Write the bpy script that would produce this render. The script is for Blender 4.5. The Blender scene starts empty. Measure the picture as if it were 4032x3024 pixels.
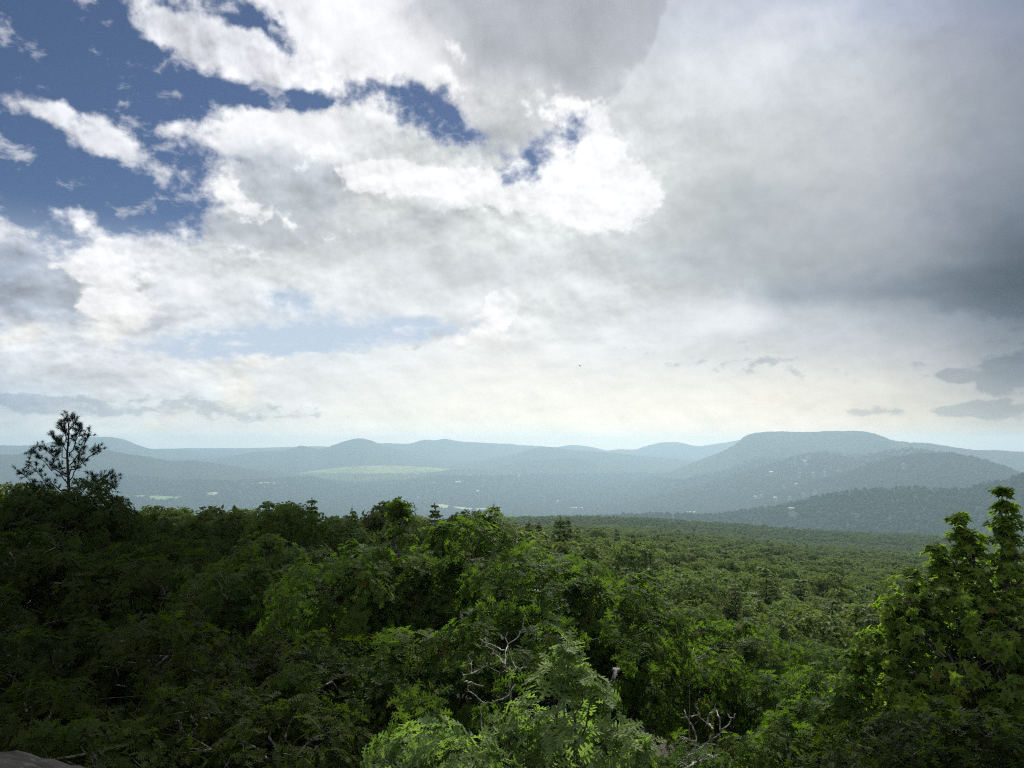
import bpy, math, random
import numpy as np
from mathutils import Vector

rad = math.radians
scene = bpy.context.scene

# ---------------------------------------------------------------- camera
EYE = 1.7                       # eye height above the summit rock; z = 0 is the rock under the photographer
PITCH = 4.61
cam_data = bpy.data.cameras.new('camera')
cam_data.sensor_width = 36.0
cam_data.lens = 27.0
cam_data.clip_start = 0.05
cam_data.clip_end = 120000.0
camera = bpy.data.objects.new('camera', cam_data)
scene.collection.objects.link(camera)
camera.location = (0.0, 0.0, EYE)
camera.rotation_euler = (rad(90.0 + PITCH), 0.0, 0.0)
scene.camera = camera

# ---------------------------------------------------------------- exposure
scene.view_settings.view_transform = 'Standard'
scene.view_settings.look = 'None'
scene.view_settings.exposure = 0.0
scene.view_settings.gamma = 1.0
scene.render.engine = 'CYCLES'
scene.cycles.max_bounces = 6
scene.cycles.diffuse_bounces = 3
scene.cycles.glossy_bounces = 2
scene.cycles.transmission_bounces = 3
scene.cycles.transparent_max_bounces = 8
scene.cycles.volume_bounces = 4
scene.cycles.use_denoising = False
scene.cycles.pixel_filter_type = 'BLACKMAN_HARRIS'
scene.cycles.filter_width = 1.1
scene.cycles.sample_clamp_indirect = 4.0

# ---------------------------------------------------------------- sun
SUN_EL, SUN_AZ = 43.0, 14.0     # azimuth is measured from the viewing direction (+Y) towards the right (+X)
sun_data = bpy.data.lights.new('sun', 'SUN')
sun_data.energy = 5.0
sun_data.angle = rad(0.6)
sun_data.color = (1.0, 0.96, 0.89)
sun = bpy.data.objects.new('sun', sun_data)
scene.collection.objects.link(sun)
sun.rotation_euler = (rad(90.0 - SUN_EL), 0.0, rad(180.0 - SUN_AZ))
SUN_DIR = Vector((math.sin(rad(SUN_AZ)) * math.cos(rad(SUN_EL)), math.cos(rad(SUN_AZ)) * math.cos(rad(SUN_EL)), math.sin(rad(SUN_EL))))

# ---------------------------------------------------------------- sky: Nishita air with procedural cloud decks in azimuth and elevation
# cloud colour: azimuth columns, then (elevation, red green blue relief per column) in 0-255 and percent
SKY_AZ = (-36, 36, 25)
SKY_ROWS = [
 (0, (203,210,217,8, 206,212,219,8, 219,223,226,8, 225,227,228,8, 227,229,227,8, 229,230,228,8, 232,232,228,8, 236,234,228,8, 239,236,229,8, 242,238,230,8, 245,240,230,8, 246,241,230,8, 247,242,230,8, 248,242,230,8, 249,243,229,8, 249,242,227,8, 249,242,226,8, 248,239,222,8, 246,236,217,8, 241,230,211,8, 236,224,205,8, 225,213,195,8, 211,200,183,8, 191,181,168,8, 187,178,164,8)),
 (1, (196,205,216,20, 200,208,218,20, 213,220,226,21, 219,224,228,22, 222,226,229,21, 225,228,229,19, 227,229,230,17, 231,232,230,17, 235,234,230,17, 237,236,231,17, 240,238,232,17, 241,239,232,17, 242,240,232,17, 244,240,231,17, 245,241,230,17, 245,240,229,17, 245,240,227,17, 244,237,224,17, 242,234,220,17, 237,228,214,17, 232,222,207,17, 220,211,197,17, 205,197,185,17, 184,178,168,17, 179,173,164,17)),
 (2.2, (183,196,213,30, 187,200,215,29, 202,212,222,29, 210,218,226,28, 215,222,227,26, 218,224,228,22, 221,226,229,18, 226,229,230,17, 231,233,232,16, 234,235,232,15, 237,237,233,14, 238,237,232,14, 239,237,232,14, 240,238,231,14, 241,238,231,14, 241,238,229,14, 241,237,227,14, 239,235,224,15, 237,232,220,16, 232,226,215,16, 226,220,209,16, 213,208,199,16, 196,193,186,16, 170,169,166,16, 163,163,161,16)),
 (3.6, (184,196,212,39, 186,198,214,39, 198,209,221,38, 206,215,224,35, 211,219,227,32, 213,221,227,26, 215,222,228,21, 222,227,231,18, 228,231,233,15, 230,233,234,13, 233,235,234,12, 234,235,233,12, 235,235,232,12, 236,235,231,12, 237,236,231,12, 236,235,229,12, 235,234,227,12, 233,231,224,13, 231,228,220,15, 225,223,215,15, 219,217,209,15, 205,204,199,15, 186,187,186,16, 155,158,162,16, 145,150,155,16)),
 (5, (195,204,214,47, 198,206,216,47, 209,216,222,46, 216,221,227,43, 221,225,230,39, 221,226,230,33, 221,226,230,27, 224,228,231,22, 227,231,232,18, 230,232,233,16, 232,234,233,14, 233,234,232,14, 234,234,231,14, 233,233,230,14, 231,232,230,14, 229,229,227,14, 225,226,223,14, 222,222,220,15, 219,219,216,16, 214,214,211,17, 207,208,206,17, 195,196,197,17, 176,178,182,17, 140,146,155,17, 128,135,145,17)),
 (6.5, (200,206,215,55, 202,209,217,55, 211,217,223,58, 217,221,226,52, 221,225,229,44, 220,225,229,36, 220,225,229,29, 222,227,230,24, 224,228,231,20, 228,231,232,19, 231,233,232,18, 232,233,231,19, 233,233,230,20, 230,231,229,20, 227,228,227,19, 223,225,224,18, 220,222,221,17, 216,218,218,17, 212,213,213,17, 204,206,207,17, 196,198,200,17, 179,182,186,17, 157,161,168,17, 122,130,140,17, 109,118,130,17)),
 (8.2, (201,206,215,63, 204,209,217,64, 213,217,223,70, 217,221,225,61, 219,223,227,49, 218,223,228,38, 217,223,228,29, 217,223,228,25, 219,224,228,22, 225,228,230,22, 230,231,231,23, 231,232,230,26, 232,232,230,30, 227,228,227,28, 222,224,224,27, 219,222,222,24, 217,219,221,21, 211,214,216,20, 204,208,212,18, 194,199,203,18, 182,187,193,17, 161,167,175,17, 136,143,153,17, 102,112,123,17, 88,99,111,17)),
 (10, (196,200,211,69, 201,205,214,71, 212,216,221,76, 215,218,223,70, 216,220,224,60, 219,223,227,48, 220,225,229,37, 218,224,227,32, 218,223,226,28, 222,226,227,28, 225,228,228,28, 227,228,228,32, 229,229,227,36, 223,225,224,35, 218,221,221,34, 214,217,218,30, 210,213,214,26, 201,205,208,23, 191,196,199,20, 182,187,191,18, 173,178,184,17, 150,156,164,17, 122,130,139,17, 85,95,105,17, 68,79,89,17)),
 (12.5, (223,225,232,78, 219,222,229,78, 220,223,229,80, 219,222,227,75, 218,221,224,69, 220,223,225,57, 223,226,227,48, 222,225,225,44, 220,224,224,40, 218,221,222,37, 215,219,220,35, 219,222,222,38, 222,224,223,40, 218,221,220,42, 213,217,217,45, 206,210,210,39, 198,202,202,31, 188,192,193,26, 178,184,185,21, 174,179,182,18, 172,176,181,17, 153,159,166,17, 131,138,148,17, 95,103,115,17, 81,91,104,17)),
 (15, (230,231,236,65, 229,230,236,69, 227,229,235,72, 227,229,234,71, 225,228,231,67, 218,221,222,55, 214,217,217,45, 214,217,217,45, 214,217,216,44, 213,217,216,41, 213,217,217,39, 217,220,219,43, 221,223,222,47, 215,218,217,48, 209,213,212,49, 202,206,206,40, 195,199,199,29, 191,195,195,23, 190,193,195,18, 186,190,193,17, 182,185,189,17, 168,172,180,17, 152,157,168,17, 120,128,141,17, 111,119,134,17)),
 (17.5, (230,231,236,60, 229,231,236,60, 228,230,236,60, 230,232,236,60, 230,231,234,59, 219,222,222,54, 214,217,216,49, 219,221,220,51, 220,222,222,51, 218,221,220,51, 217,220,218,52, 219,222,220,58, 222,224,223,65, 223,225,224,65, 224,227,226,66, 213,216,215,51, 199,202,201,33, 193,197,196,24, 190,194,195,19, 186,190,192,17, 182,185,189,17, 175,179,185,17, 166,170,179,17, 137,144,156,17, 124,131,146,17)),
 (20, (230,231,236,60, 229,230,236,60, 228,230,237,60, 232,233,239,60, 235,236,239,60, 234,234,236,58, 229,230,231,56, 226,227,228,56, 224,226,226,57, 219,221,221,57, 215,218,217,58, 216,218,217,63, 216,218,217,69, 225,226,226,71, 234,235,234,73, 220,222,221,56, 202,206,205,34, 196,200,200,24, 196,200,200,19, 193,197,199,17, 189,193,196,17, 181,185,190,17, 168,173,179,17, 141,148,159,17, 128,135,149,17)),
 (22.5, (230,231,236,54, 229,230,236,57, 226,228,236,59, 229,230,236,60, 232,233,238,61, 235,236,239,63, 236,237,240,64, 231,232,235,63, 224,226,228,61, 215,218,219,55, 207,210,211,50, 203,205,206,45, 199,201,202,40, 210,212,213,49, 220,222,223,57, 213,215,216,45, 203,206,208,29, 201,205,207,21, 203,206,209,18, 201,205,208,17, 197,201,205,17, 185,189,195,17, 167,171,179,17, 144,150,162,17, 132,139,154,17)),
 (25, (225,228,236,50, 229,230,236,50, 230,231,236,50, 226,228,233,61, 226,227,233,66, 227,228,233,68, 229,230,235,69, 232,233,236,68, 233,233,236,68, 232,232,233,63, 228,228,229,58, 216,217,219,49, 205,207,209,40, 206,208,210,41, 206,208,210,42, 205,208,210,33, 206,209,212,23, 206,210,214,19, 207,211,217,17, 205,209,215,17, 201,206,212,17, 186,191,199,17, 165,170,181,17, 144,150,167,17, 127,135,157,17)),
 (28, (222,225,236,50, 225,228,236,50, 230,231,236,50, 225,227,234,57, 223,225,233,62, 226,227,234,62, 229,229,235,61, 235,235,239,54, 238,238,241,48, 232,233,235,44, 225,226,228,41, 208,210,214,36, 192,195,200,31, 189,192,197,28, 186,189,194,24, 191,195,201,20, 199,204,212,18, 203,208,217,17, 203,208,218,17, 198,203,215,17, 188,195,209,17, 173,181,198,17, 161,169,189,17, 138,147,171,17, 122,132,158,17)),
 (31.5, (222,225,236,50, 226,228,236,50, 229,231,236,51, 225,227,235,56, 225,226,235,58, 232,232,239,53, 236,236,241,48, 237,237,242,43, 234,234,240,40, 224,225,231,40, 212,213,221,39, 194,196,205,32, 176,179,189,25, 177,180,190,23, 178,182,191,20, 185,189,198,19, 193,197,208,18, 195,199,212,17, 193,198,213,17, 188,194,210,17, 181,188,206,17, 172,180,198,17, 161,169,189,17, 140,149,172,17, 122,132,158,17)),
]
# cloud cover: (elevation, clear bright dark soft per azimuth step) stored as 50 + 25 * value, two halves of the sky
COVER_AZ = (-36, 0, 36, 31)
COVER_ROWS = [
 (0, (28,50,50,50, 28,50,50,50, 28,50,50,50, 28,50,50,50, 28,50,50,50, 28,50,50,50, 28,50,50,50, 28,50,50,50, 28,50,50,50, 28,50,50,50, 28,50,50,50, 28,50,50,50, 28,50,50,50, 28,50,50,50, 28,50,50,50, 28,50,50,50, 28,50,50,50, 28,50,50,50, 28,50,50,50, 28,50,50,50, 28,50,50,50, 28,50,50,50, 28,50,50,50, 28,50,50,50, 28,50,50,50, 28,50,50,50, 28,50,50,50, 28,50,50,50, 28,50,50,50, 28,50,50,50, 28,50,50,50, 28,50,50,50, 28,50,50,50, 28,50,50,50, 28,50,50,50, 28,50,50,50, 28,50,50,50, 28,50,50,50, 28,50,50,50, 28,50,50,50, 28,50,50,50, 28,50,50,50, 28,50,50,50, 28,50,50,50, 28,50,50,50, 28,50,50,50, 28,50,50,50, 28,50,50,50, 28,50,50,50, 28,50,50,50, 28,50,50,50, 28,50,50,50, 28,50,50,50, 28,50,50,50, 28,50,50,50, 28,50,50,50, 28,50,50,50, 28,50,50,50, 28,50,50,50, 28,50,50,50, 28,50,50,50)),
 (0.75, (28,50,50,50, 28,50,50,50, 28,50,50,50, 28,50,50,50, 28,50,50,50, 28,50,50,50, 28,50,50,50, 28,50,50,50, 28,50,50,50, 28,50,50,50, 28,50,50,50, 28,50,50,50, 28,50,50,50, 28,50,50,50, 28,50,50,50, 28,50,50,50, 28,50,50,50, 28,50,50,50, 28,50,50,50, 28,50,50,50, 28,50,50,50, 28,50,50,50, 28,50,50,50, 28,50,50,50, 28,50,50,50, 28,50,50,50, 28,50,50,50, 28,50,50,50, 28,50,50,50, 28,50,50,50, 28,50,50,50, 28,50,50,50, 28,50,50,50, 28,50,50,50, 28,50,50,50, 28,50,50,50, 28,50,50,50, 28,50,50,50, 28,50,50,50, 28,50,50,50, 28,50,50,50, 28,50,50,50, 28,50,50,50, 28,50,50,50, 28,50,50,50, 28,50,50,50, 28,50,50,50, 28,50,50,50, 28,50,50,50, 28,50,50,50, 28,50,50,50, 28,50,50,50, 28,50,50,50, 28,50,50,50, 28,50,50,50, 28,50,50,50, 28,50,50,50, 28,50,50,50, 28,50,50,50, 28,50,50,50, 28,50,50,50)),
 (1.5, (28,50,50,50, 28,50,50,50, 28,50,50,50, 28,50,50,50, 28,50,50,50, 28,50,50,50, 28,50,50,50, 28,50,50,50, 28,50,50,50, 28,62,50,50, 28,62,50,50, 28,51,50,50, 28,50,50,50, 28,50,50,50, 28,50,50,50, 28,50,50,50, 28,50,50,50, 28,50,50,50, 28,50,50,50, 28,50,50,50, 28,50,50,50, 28,50,50,50, 28,50,50,50, 28,50,50,50, 28,50,50,50, 28,50,50,50, 28,50,50,50, 28,50,50,50, 28,50,50,50, 28,50,50,50, 28,50,50,50, 28,50,50,50, 28,50,50,50, 28,50,50,50, 28,50,50,50, 28,50,50,50, 28,50,50,50, 28,50,50,50, 28,50,50,50, 28,50,50,50, 28,50,50,50, 28,50,50,50, 28,50,50,50, 28,50,50,50, 28,50,50,50, 28,50,50,50, 28,50,50,50, 28,50,50,50, 28,50,50,50, 28,50,50,50, 28,50,51,50, 28,50,50,50, 28,50,50,50, 28,50,51,50, 28,50,51,50, 28,50,50,50, 28,50,50,50, 28,50,53,50, 28,50,54,50, 28,50,50,50, 28,50,50,50)),
 (2.25, (28,50,53,50, 28,50,55,50, 28,50,57,50, 28,50,59,50, 28,50,60,50, 28,58,60,50, 28,52,60,50, 28,50,59,50, 28,50,59,50, 28,50,58,50, 28,57,59,50, 28,59,60,50, 28,50,61,50, 28,56,61,50, 28,56,62,50, 28,50,61,50, 28,50,60,50, 28,50,58,50, 28,50,56,50, 28,50,54,50, 28,50,52,50, 28,50,51,50, 28,50,50,50, 28,50,50,50, 28,50,50,50, 28,50,50,50, 28,50,50,50, 28,50,50,50, 28,50,50,50, 28,50,50,50, 28,50,50,50, 28,50,50,50, 28,50,50,50, 28,50,50,50, 28,50,50,50, 28,50,50,50, 28,50,50,50, 28,50,50,50, 28,50,50,50, 28,50,50,50, 28,50,50,50, 28,50,50,50, 28,50,50,50, 28,50,50,50, 28,50,50,50, 28,50,50,50, 28,50,50,50, 28,50,50,50, 28,50,50,50, 28,50,50,50, 28,50,61,50, 28,50,61,50, 28,50,63,50, 28,50,50,50, 28,50,58,50, 28,50,69,50, 28,50,76,50, 28,50,73,50, 28,50,63,50, 28,50,51,50, 28,50,50,50)),
 (3, (28,50,57,50, 28,50,60,50, 28,50,63,50, 28,50,63,50, 28,50,63,50, 28,50,62,50, 28,50,61,50, 28,50,59,50, 28,50,58,50, 28,50,57,50, 28,50,58,50, 28,50,59,50, 28,50,59,50, 28,62,59,50, 28,63,58,50, 28,56,57,50, 28,50,56,50, 28,50,54,50, 28,50,52,50, 28,50,51,50, 28,50,50,50, 28,50,50,50, 28,50,50,50, 28,50,50,50, 28,50,50,50, 28,50,50,50, 28,50,50,50, 28,50,50,50, 28,50,50,50, 28,50,50,50, 28,50,50,50, 28,50,50,50, 28,50,50,50, 28,50,50,50, 28,50,50,50, 28,50,50,50, 28,50,50,50, 28,50,50,50, 28,50,50,50, 28,50,50,50, 28,50,50,50, 28,50,50,50, 28,50,50,50, 28,50,50,50, 28,50,50,50, 28,50,50,50, 28,50,50,50, 28,50,50,50, 28,50,50,50, 28,50,50,50, 28,50,50,50, 28,50,50,50, 28,50,50,50, 28,50,50,50, 28,50,50,50, 28,50,50,50, 28,50,53,50, 28,50,53,50, 28,50,56,50, 28,50,52,50, 28,50,50,50)),
 (3.75, (28,50,50,50, 28,50,50,50, 28,50,51,50, 28,50,50,50, 28,50,50,50, 28,50,50,50, 28,50,50,50, 28,59,50,50, 28,52,50,50, 28,50,50,50, 28,50,50,50, 28,50,50,50, 28,50,50,50, 28,60,50,50, 28,66,50,50, 28,55,50,50, 28,52,50,50, 28,50,50,50, 28,50,50,50, 28,50,50,50, 28,50,50,50, 28,50,50,50, 28,50,50,50, 28,50,50,50, 28,50,50,50, 28,50,50,50, 28,50,50,50, 28,50,50,50, 28,50,50,50, 28,50,50,50, 28,50,50,50, 28,50,50,50, 28,50,50,50, 28,50,50,50, 28,50,50,50, 28,50,50,50, 28,50,50,50, 28,50,50,50, 28,50,50,50, 28,50,50,50, 28,50,50,50, 28,50,50,50, 28,50,50,50, 28,50,50,50, 28,50,50,50, 28,50,50,50, 28,50,50,50, 28,50,50,50, 28,50,50,50, 28,50,51,50, 28,50,51,50, 28,50,50,50, 28,50,50,50, 28,50,50,50, 28,50,50,50, 28,50,50,50, 28,50,58,50, 28,50,76,50, 28,50,61,50, 28,50,53,50, 28,50,51,50)),
 (4.5, (28,50,50,50, 28,50,50,50, 28,50,50,50, 28,50,50,50, 28,50,50,50, 28,50,50,50, 28,50,50,50, 28,50,50,50, 28,50,50,50, 28,50,50,50, 28,52,50,50, 28,53,50,50, 28,54,50,50, 28,57,50,50, 28,63,50,50, 28,53,50,50, 28,50,50,50, 28,50,50,50, 28,50,50,50, 28,50,50,50, 28,50,50,50, 28,50,50,50, 28,50,50,50, 28,50,50,50, 28,50,50,50, 28,50,50,50, 28,50,50,50, 28,50,50,50, 28,50,50,50, 28,50,50,50, 28,50,50,50, 28,50,50,50, 28,50,50,50, 28,50,50,50, 28,50,50,51, 28,50,50,51, 28,50,50,51, 28,50,50,51, 28,50,50,51, 28,50,50,50, 28,50,50,50, 28,50,50,50, 28,50,50,50, 28,50,50,50, 28,50,50,50, 28,50,50,50, 28,50,50,50, 28,50,51,50, 28,50,53,50, 28,50,54,50, 28,50,53,50, 28,50,51,50, 28,50,50,50, 28,50,50,50, 28,50,57,50, 28,50,70,50, 28,50,65,50, 28,50,70,50, 28,50,74,50, 28,50,59,50, 28,50,52,50)),
 (5.25, (28,50,50,50, 28,50,50,50, 28,50,50,50, 28,53,50,50, 28,54,50,50, 28,53,50,50, 28,51,50,50, 28,50,50,50, 28,50,50,50, 28,50,50,50, 28,53,50,50, 28,56,50,50, 28,59,50,50, 28,59,50,50, 28,57,50,50, 28,53,50,50, 28,51,50,50, 28,50,50,50, 28,50,50,50, 28,50,50,50, 28,50,50,50, 28,50,50,50, 28,50,50,50, 28,50,50,50, 28,50,50,50, 28,50,50,50, 28,50,50,50, 28,50,50,50, 28,50,50,50, 28,50,50,50, 28,50,50,50, 28,50,50,50, 28,50,50,50, 28,50,50,50, 28,50,50,51, 28,50,50,52, 28,50,50,52, 28,50,50,52, 28,50,50,51, 28,50,51,50, 28,50,52,50, 28,50,53,50, 28,50,54,50, 28,50,55,50, 28,50,55,50, 28,50,54,50, 28,50,54,50, 28,50,55,50, 28,50,56,50, 28,50,55,50, 28,50,52,50, 28,50,50,50, 28,50,50,50, 28,50,56,50, 28,50,53,50, 28,50,50,50, 28,50,54,50, 28,50,63,50, 28,50,69,50, 28,50,59,50, 28,50,53,50)),
 (6, (28,50,50,50, 28,51,51,50, 28,55,51,50, 28,54,50,50, 28,54,50,50, 28,57,50,50, 28,55,51,50, 43,52,50,50, 46,50,50,50, 49,50,50,50, 51,51,50,50, 51,55,50,50, 51,54,50,50, 50,60,50,50, 48,64,50,50, 46,65,50,50, 43,59,50,50, 28,54,50,50, 28,50,50,50, 28,50,50,50, 28,50,50,50, 28,50,50,50, 28,50,50,50, 28,50,50,50, 28,50,50,50, 28,50,50,50, 28,50,50,50, 28,50,50,50, 28,50,50,50, 28,50,50,50, 28,50,50,50, 28,50,50,50, 28,50,50,50, 28,50,51,51, 28,50,51,52, 28,50,52,53, 28,50,52,53, 28,50,52,53, 28,50,52,52, 28,50,53,51, 28,50,54,50, 28,50,55,50, 28,50,56,50, 28,50,56,50, 28,50,57,50, 28,50,58,50, 28,50,58,50, 28,50,56,50, 28,50,54,50, 28,50,53,50, 28,50,51,50, 28,50,50,50, 28,50,50,50, 28,50,50,50, 28,50,50,50, 28,50,50,50, 28,50,53,50, 28,50,56,50, 28,50,57,50, 28,50,55,50, 28,50,52,50)),
 (6.75, (28,50,52,50, 28,51,53,50, 28,64,53,50, 28,64,52,50, 28,52,50,50, 28,53,51,50, 28,57,56,50, 42,56,56,50, 49,52,53,50, 54,50,50,50, 59,53,50,50, 61,66,50,50, 62,72,50,50, 63,69,50,50, 63,68,50,50, 62,66,50,50, 61,61,50,50, 60,54,50,50, 57,50,50,50, 53,50,50,50, 49,50,50,50, 45,50,50,50, 28,50,52,50, 28,50,54,50, 28,50,51,50, 28,50,50,50, 28,50,50,50, 28,50,50,51, 28,50,51,51, 28,50,51,50, 28,50,52,50, 28,50,52,50, 28,50,52,50, 28,50,52,52, 28,50,52,53, 28,50,52,54, 28,50,52,54, 28,50,53,54, 28,50,54,54, 28,50,54,54, 28,50,54,53, 28,50,54,52, 28,50,53,52, 28,50,53,52, 28,50,55,51, 28,50,56,50, 28,50,54,50, 28,50,51,50, 28,50,50,50, 28,50,50,50, 28,50,50,50, 28,50,50,50, 28,50,50,50, 28,50,50,50, 28,50,50,50, 28,50,50,50, 28,50,52,50, 28,50,54,50, 28,50,55,50, 28,50,54,50, 28,50,51,50)),
 (7.5, (28,50,54,50, 28,50,56,50, 28,54,56,50, 28,62,54,50, 28,58,53,50, 28,53,55,50, 28,63,56,50, 28,68,58,51, 28,58,59,52, 46,51,55,52, 53,50,51,51, 59,51,50,50, 62,56,50,50, 65,57,50,50, 67,55,50,50, 70,51,50,50, 71,50,50,50, 70,50,50,50, 68,50,50,50, 66,50,50,50, 63,50,50,50, 61,50,50,50, 58,50,50,50, 53,50,54,51, 48,52,59,52, 44,57,55,53, 28,58,52,53, 28,59,50,53, 28,57,50,53, 28,56,51,53, 28,54,50,52, 28,50,50,51, 28,50,50,51, 28,50,50,52, 28,50,50,53, 28,50,50,54, 28,50,50,55, 28,50,50,56, 28,50,50,57, 28,50,50,57, 28,50,50,58, 28,50,51,57, 28,50,50,58, 28,50,52,57, 28,50,54,55, 28,50,54,53, 28,50,52,51, 28,50,50,50, 28,50,50,50, 28,50,50,50, 28,50,50,50, 28,50,50,50, 28,50,50,50, 28,50,50,50, 28,50,50,50, 28,50,50,50, 28,50,51,50, 28,50,54,50, 28,50,57,50, 28,50,57,50, 28,50,55,50)),
 (8.25, (28,50,55,50, 28,50,58,50, 28,50,59,50, 28,51,59,50, 28,55,62,50, 28,52,61,50, 28,58,56,50, 28,69,52,51, 28,64,55,53, 28,51,59,54, 28,50,57,53, 44,50,51,52, 51,50,50,51, 56,50,50,50, 57,50,50,50, 59,50,50,50, 64,50,50,51, 68,50,50,52, 69,50,50,52, 69,50,50,52, 68,50,50,52, 63,50,50,52, 59,50,50,53, 57,50,50,54, 56,50,52,54, 55,50,61,55, 51,54,62,56, 46,65,55,56, 28,73,50,56, 28,66,61,55, 28,59,56,54, 28,52,50,52, 28,50,50,52, 28,50,50,52, 28,50,50,54, 28,50,50,55, 28,50,50,56, 28,50,50,57, 28,50,50,59, 28,50,50,60, 28,50,50,61, 28,50,50,62, 28,50,50,63, 28,50,51,62, 28,50,51,61, 28,50,50,58, 28,50,50,55, 28,50,50,52, 28,50,50,50, 28,50,50,50, 28,50,50,50, 28,50,51,50, 28,50,51,50, 28,50,51,50, 28,50,51,50, 28,50,53,50, 28,50,56,50, 28,50,61,50, 28,50,65,50, 28,50,66,50, 28,50,63,50)),
 (9, (28,50,56,50, 28,50,60,50, 28,50,66,50, 28,50,70,50, 28,50,73,50, 28,55,67,50, 28,73,57,50, 28,68,51,51, 28,71,53,54, 28,58,55,57, 28,50,56,57, 28,50,53,56, 28,50,50,54, 27,50,50,53, 39,50,50,53, 43,50,50,54, 50,50,50,55, 53,50,50,55, 54,50,50,55, 52,50,50,55, 51,50,50,55, 53,50,50,56, 58,50,50,57, 61,50,50,57, 60,50,50,58, 58,50,53,58, 54,50,58,58, 50,52,56,58, 46,68,51,57, 28,68,64,56, 28,54,58,54, 28,50,50,53, 28,50,50,53, 28,50,50,53, 28,50,50,54, 28,50,50,56, 28,50,50,57, 28,50,50,58, 28,50,50,59, 28,50,50,61, 28,50,50,62, 28,50,50,63, 28,50,50,66, 28,50,50,68, 28,50,50,65, 28,50,51,62, 28,50,52,59, 28,50,53,55, 28,50,54,52, 28,50,54,50, 28,50,55,50, 28,50,56,50, 28,50,55,50, 28,50,55,50, 28,50,58,50, 28,50,61,50, 28,50,65,50, 28,50,71,50, 28,50,74,50, 28,50,72,50, 28,50,66,50)),
 (10.5, (44,50,55,50, 47,50,65,50, 47,50,76,50, 45,50,83,50, 28,50,75,50, 28,52,62,51, 28,62,52,53, 28,62,52,54, 28,59,55,56, 28,56,56,61, 28,50,54,64, 28,50,51,66, 28,50,50,65, 28,50,50,63, 46,50,50,62, 54,50,50,61, 60,50,50,62, 60,50,50,61, 55,50,50,60, 47,50,50,59, 28,50,50,57, 28,50,50,57, 28,50,50,57, 28,50,50,57, 28,50,50,57, 28,50,50,56, 28,50,51,56, 28,50,51,56, 28,50,51,55, 28,76,51,54, 28,73,51,53, 28,50,51,51, 28,50,51,51, 28,50,50,53, 28,50,50,55, 28,50,50,56, 28,50,50,58, 28,50,50,58, 28,50,50,56, 28,50,51,55, 28,50,51,56, 28,50,52,56, 28,50,52,57, 28,50,52,58, 28,50,56,59, 28,50,60,58, 28,50,64,56, 28,50,65,54, 28,50,64,52, 28,50,64,50, 28,50,64,50, 28,50,64,50, 28,50,64,50, 28,50,65,50, 28,50,68,50, 28,50,70,50, 28,50,70,50, 28,50,69,50, 28,50,67,50, 28,50,63,50, 28,50,57,50)),
 (12, (49,50,53,50, 46,50,61,50, 45,50,67,50, 47,52,66,50, 51,59,59,51, 46,70,53,53, 27,77,53,56, 26,68,56,58, 28,59,54,60, 28,57,52,61, 28,53,51,61, 28,50,50,62, 28,50,50,62, 28,50,50,61, 28,50,50,60, 28,50,50,59, 28,50,50,57, 28,50,50,56, 28,50,50,56, 28,50,50,56, 28,50,50,55, 28,50,51,54, 28,50,52,53, 28,50,53,53, 28,50,54,53, 28,50,55,53, 28,50,56,53, 28,50,57,52, 28,50,57,51, 28,50,57,50, 28,50,56,50, 28,50,56,50, 28,50,55,51, 28,50,54,52, 28,50,53,54, 28,50,52,56, 28,50,53,57, 28,50,53,57, 28,50,54,56, 28,50,54,54, 28,50,55,53, 28,50,56,51, 28,50,56,50, 28,50,56,50, 28,50,57,50, 28,50,58,50, 28,50,58,50, 28,50,59,50, 28,50,59,50, 28,50,59,50, 28,50,59,50, 28,50,59,50, 28,50,58,50, 28,50,57,50, 28,50,57,50, 28,50,56,50, 28,50,56,50, 28,50,57,50, 28,50,58,50, 28,50,57,50, 28,50,55,50)),
 (13.5, (51,50,50,50, 46,50,52,50, 48,53,53,50, 55,59,51,50, 62,62,50,51, 60,78,50,54, 52,67,52,56, 44,50,52,59, 44,53,50,60, 42,54,50,59, 45,54,50,58, 44,54,52,55, 28,56,54,53, 28,58,56,52, 28,59,56,51, 28,57,56,52, 28,55,56,52, 28,52,56,52, 28,50,56,53, 28,50,57,54, 28,50,56,55, 28,50,56,55, 28,50,56,56, 28,50,56,55, 28,50,56,55, 28,50,56,54, 28,50,56,53, 28,50,57,53, 28,50,57,52, 28,50,57,51, 28,50,57,50, 28,50,57,50, 28,50,56,50, 28,50,55,52, 28,50,55,53, 28,50,56,54, 28,50,56,55, 28,50,57,55, 28,50,57,55, 28,50,58,53, 28,50,59,52, 28,50,59,50, 28,50,59,50, 28,50,58,50, 28,50,58,50, 28,50,57,50, 28,50,57,50, 28,50,57,50, 28,50,57,50, 28,50,57,50, 28,50,56,50, 28,50,56,50, 28,50,56,50, 28,50,56,50, 28,50,57,50, 28,50,57,50, 28,50,57,50, 28,50,58,50, 28,50,58,50, 28,50,56,50, 28,50,53,50)),
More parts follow.
